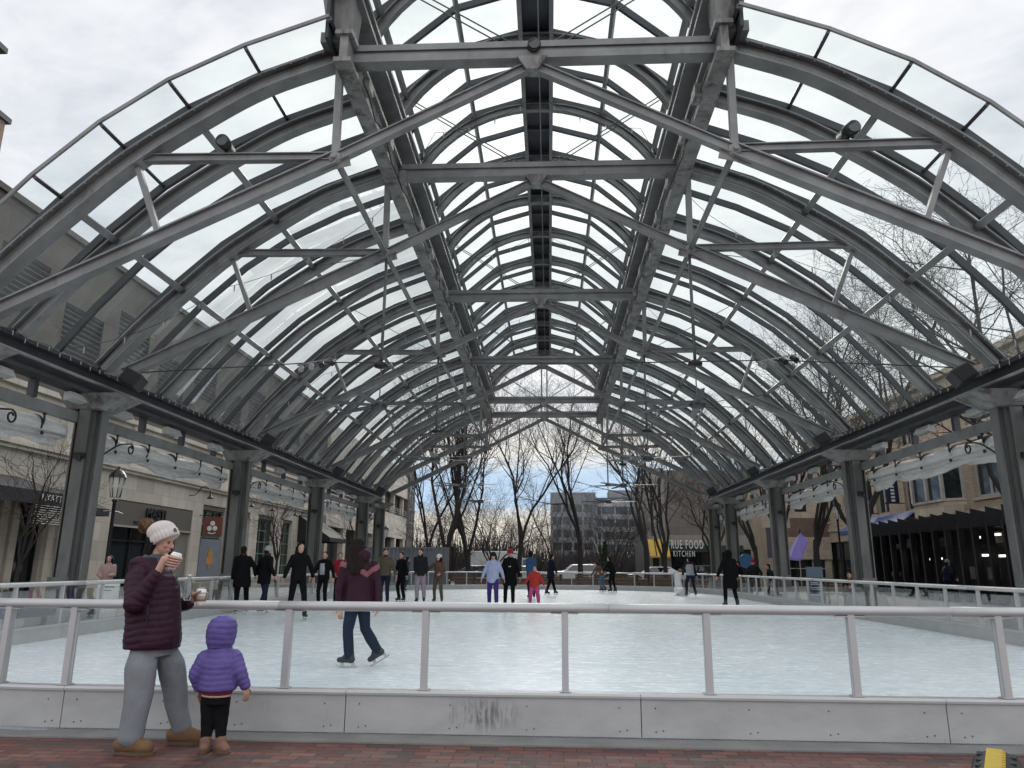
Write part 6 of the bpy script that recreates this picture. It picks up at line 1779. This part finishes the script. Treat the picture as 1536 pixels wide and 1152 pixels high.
MB().loft([(V((0,.128,.98)),.075,.032),(V((0,.150,1.15)),.082,.03),(V((0,.142,1.32)),.07,.026)],14).build('sweater', C_['lgrey'], p.o, True, off=(0,0,0))
p = skater('skater in bright red jacket partly behind the burgundy skater', -6.6, 24.9, 1.60, 190, 'red', 'black', hair=('dark','short'), pose=arms_pocket)
p = skater('bearded skater in olive pullover and blue jeans', -5.15, 25.1, 1.74, 180, 'olive', 'jeans', hair=('dark','short'), hem=-.06, wid=1.05, name='pullover')
MB().ell(p.P(0,.055,-.075), (.05,.04,.045), p.R, 12, 8).build('beard', HAIRM['dark'], p.o, True, off=(0,0,0))
p = skater('dark clad skater just behind the olive pullover', -5.0, 27.2, 1.66, 150, 'black', 'black', hair=('dark','short'))
p = skater('stooping skater in dark teal jacket before the hoarding', -7.0, 38.0, 1.72, -40, 'dgreen', 'dgreen', lean=.35, hair=('dark','short'), crouch=.06)
p = skater('skater in dark hooded jacket and pale grey trousers, facing the camera', -4.22, 26.6, 1.78, 182, 'char', 'lilac', hem=-.10, wid=1.12, hair=('brown','short'), scarf='black', pose=arms_pocket, wide=1.1)
p = skater('skater in cream hat, brown outfit with open maroon scarf', -3.62, 26.7, 1.58, 172, 'brown', 'olive', hat=('cream',), hair=('dark','long'), pose=dict(hands={-1:(-.12,.22,1.0),1:(.44,.15,1.02)}), scarf='maroon')
p = skater('skater in lavender coat, purple trousers and white skates', -1.52, 24.1, 1.62, 180, 'lav', 'purple', hem=-.20, boots='w', hat=('char',), hair=('dark','long'), wid=1.08, pose=dict(hands={-1:(-.34,.06,.90),1:(.34,.06,.90)}), puff=.004, wide=1.12)
p = skater('skater in long black coat and crimson hat, name tag on chest', -1.02, 24.6, 1.72, 178, 'black', 'black', hem=-.34, hat=('red',), wid=1.10, pose=dict(hands={-1:(-.34,.05,.86),1:(.34,.05,.86)}))
MB().box(-.04,.03,.160,.166,1.25,1.30).build('name_tag', WHITE, p.o, off=(0,0,0))
p = skater('adult in blue jacket standing behind the red dressed child', -.46, 31.0, 1.78, 20, 'blue', 'navy', hem=-.12, wid=1.1, hair=('dark','short'), hat=('navy',), pose=dict(hands={-1:(-.1,.25,1.0),1:(.1,.25,1.0)}))
p = skater('little child in coral red jacket and pink snow trousers on white skates', -.24, 24.4, 1.20, 180, 'coral', 'pink', hem=-.14, wid=1.25, boots='w', hair=('light','short'), wide=1.3, puff=.005, pose=dict(hands={-1:(-.36,.05,.62),1:(.36,.05,.62)}))
p = skater('slim skater in navy striding past the blue jacket', .30, 34.6, 1.74, -60, 'navy', 'black', hem=-.28, hair=('dark','short'), pose=dict(feet={-1:(-.1,.30,.15),1:(.1,-.28,.15)}))
p = skater('skater in brown jacket bending forward, being steadied', 3.02, 40.0, 1.62, 60, 'brown', 'bjeans', lean=.75, crouch=.05, hair=('dark','short'), pose=dict(hands={-1:(-.18,.62,.80),1:(.18,.60,.80)}, feet={-1:(-.12,.02,.15),1:(.12,-.05,.15)}))
p = skater('skater all in black leaning over the bending one', 3.46, 39.2, 1.74, 55, 'black', 'black', lean=.30, hair=('dark','short'), wid=1.1, pose=dict(hands={-1:(-.12,.5,1.05),1:(.12,.45,1.0)}))
p = skater('skater in pale grey sweater with dark sleeves pushing a white skating aid', 6.55, 34.8, 1.66, 8, 'lgrey', 'jeans', hem=-.06, hair=('dark','short'), lean=.12, name='sweater', pose=dict(hands={-1:(-.25,.28,.95),1:(.30,.05,.9)}, feet={-1:(-.2,.0,.15),1:(.2,-.05,.15)}))
m_ = MB()
for q in (-1,1): m_.cap(p.sh[q], p.el[q], .083, .066); m_.cap(p.el[q], p.el[q].lerp(p.wr[q],.93), .066, .05)
m_.ell(p.neck+V((0,-.03,-.03)), (.15,.115,.075), n=14, m=8)
p.part('dark_sleeves', remesh(m_, .015, 3), C_['char'])
p = skater('skater in long black hooded coat alone by the kiosk side barrier, back turned', 6.12, 25.4, 1.76, 10, 'black', 'black', hem=-.40, hood='up', wid=1.15, boots='b')
sk = thing('skating_aid', 'white seal shaped skating aid in front of the grey sweater skater', 'skating aid', (6.25,35.9,.10))
m_ = MB(); m_.cap((0,-.45,.20),(0,.35,.24),.15,.22,14); m_.cap((0,.35,.30),(0,.42,.72),.20,.15,14); m_.ell((0,.40,.86),(.16,.18,.16),n=14,m=10); m_.cap((-.1,-.45,.12),(-.3,-.75,.10),.07,.05); m_.cap((.1,-.45,.12),(.3,-.75,.10),.07,.05); m_.cap((0,.5,.80),(0,.62,.78),.08,.06); m_.box(-.25,.25,-.6,.5,-.004,.06)
link('body', remesh(m_, .02, 5), mat('white_moulded_plastic', (.66,.67,.68), .4), sk)
m_ = MB()
for q in (-1,1): m_.ell((q*.07,.545,.90),(.02,.015,.025),n=8,m=6)
m_.ell((0,.685,.79),(.03,.02,.02),n=8,m=6); m_.build('face', BLACK, sk, off=(0,0,0))
MB().tube([(-.24,.1,.9),(-.24,.1,1.02),(.24,.1,1.02),(.24,.1,.9)], .02, 8).tube([(-.2,.12,.4),(-.24,.1,.95)], .02, 8).tube([(.2,.12,.4),(.24,.1,.95)], .02, 8).build('handle', mat('grey_tube', (.35,.35,.36), .4), sk, off=(0,0,0))
# outside the barrier
p = skater('bystander in red knitted hat and dark coat outside the barrier, beside the black hooded skater', 8.9, 33, 1.70, 150, 'char', 'char', hat=('red',), z=0, kind='shoe', hem=-.18, group='bystanders outside the barrier')
p = skater('bystander in dark parka leaning on the barrier near the information board', 9.6, 32.6, 1.66, 60, 'char', 'black', hair=('dark','short'), lean=.35, crouch=.12, z=0, kind='shoe', hem=-.2, wid=1.15, group='bystanders outside the barrier')
p = skater('dark bystander with red scarf between two far columns', 9.4, 37.5, 1.66, 100, 'black', 'black', hair=('dark','short'), scarf='red', z=0, kind='shoe', group='bystanders outside the barrier')
p = skater('man in dark navy jacket and grey cap walking past the slatted kiosk', 16.9, 33, 1.75, -75, 'navy', 'black', hat=('grey','cap'), z=-.02, kind='shoe', wid=1.15, lean=.08, pose=dict(feet={-1:(-.1,.34,.1),1:(.1,-.32,.12)}), group='bystanders outside the barrier')
p = skater('long haired woman in dusty rose coat outside the barrier by the hotel lamp', -12.9, 22.2, 1.62, -150, 'rose', 'tan', hair=('dark','long'), z=-.02, kind='shoe', hem=-.28, pose=dict(hands={-1:(-.1,.24,1.05),1:(.12,.24,1.0)}), group='bystanders outside the barrier')
p = skater('seated dark bystander hunched behind the kiosk side barrier, lamp post behind', 11.4, 29.0, 1.68, 140, 'black', 'black', hair=('dark','short'), z=-.02, kind='shoe', wid=1.2, lean=.35, crouch=.42, pose=dict(feet={-1:(-.15,.42,.1),1:(.15,.42,.1)}, hands={-1:(-.12,.42,.72),1:(.12,.42,.72)}), group='bystanders outside the barrier')
bench(11.25, 29.2, rad(140-180), 'wooden bench under the seated dark bystander')
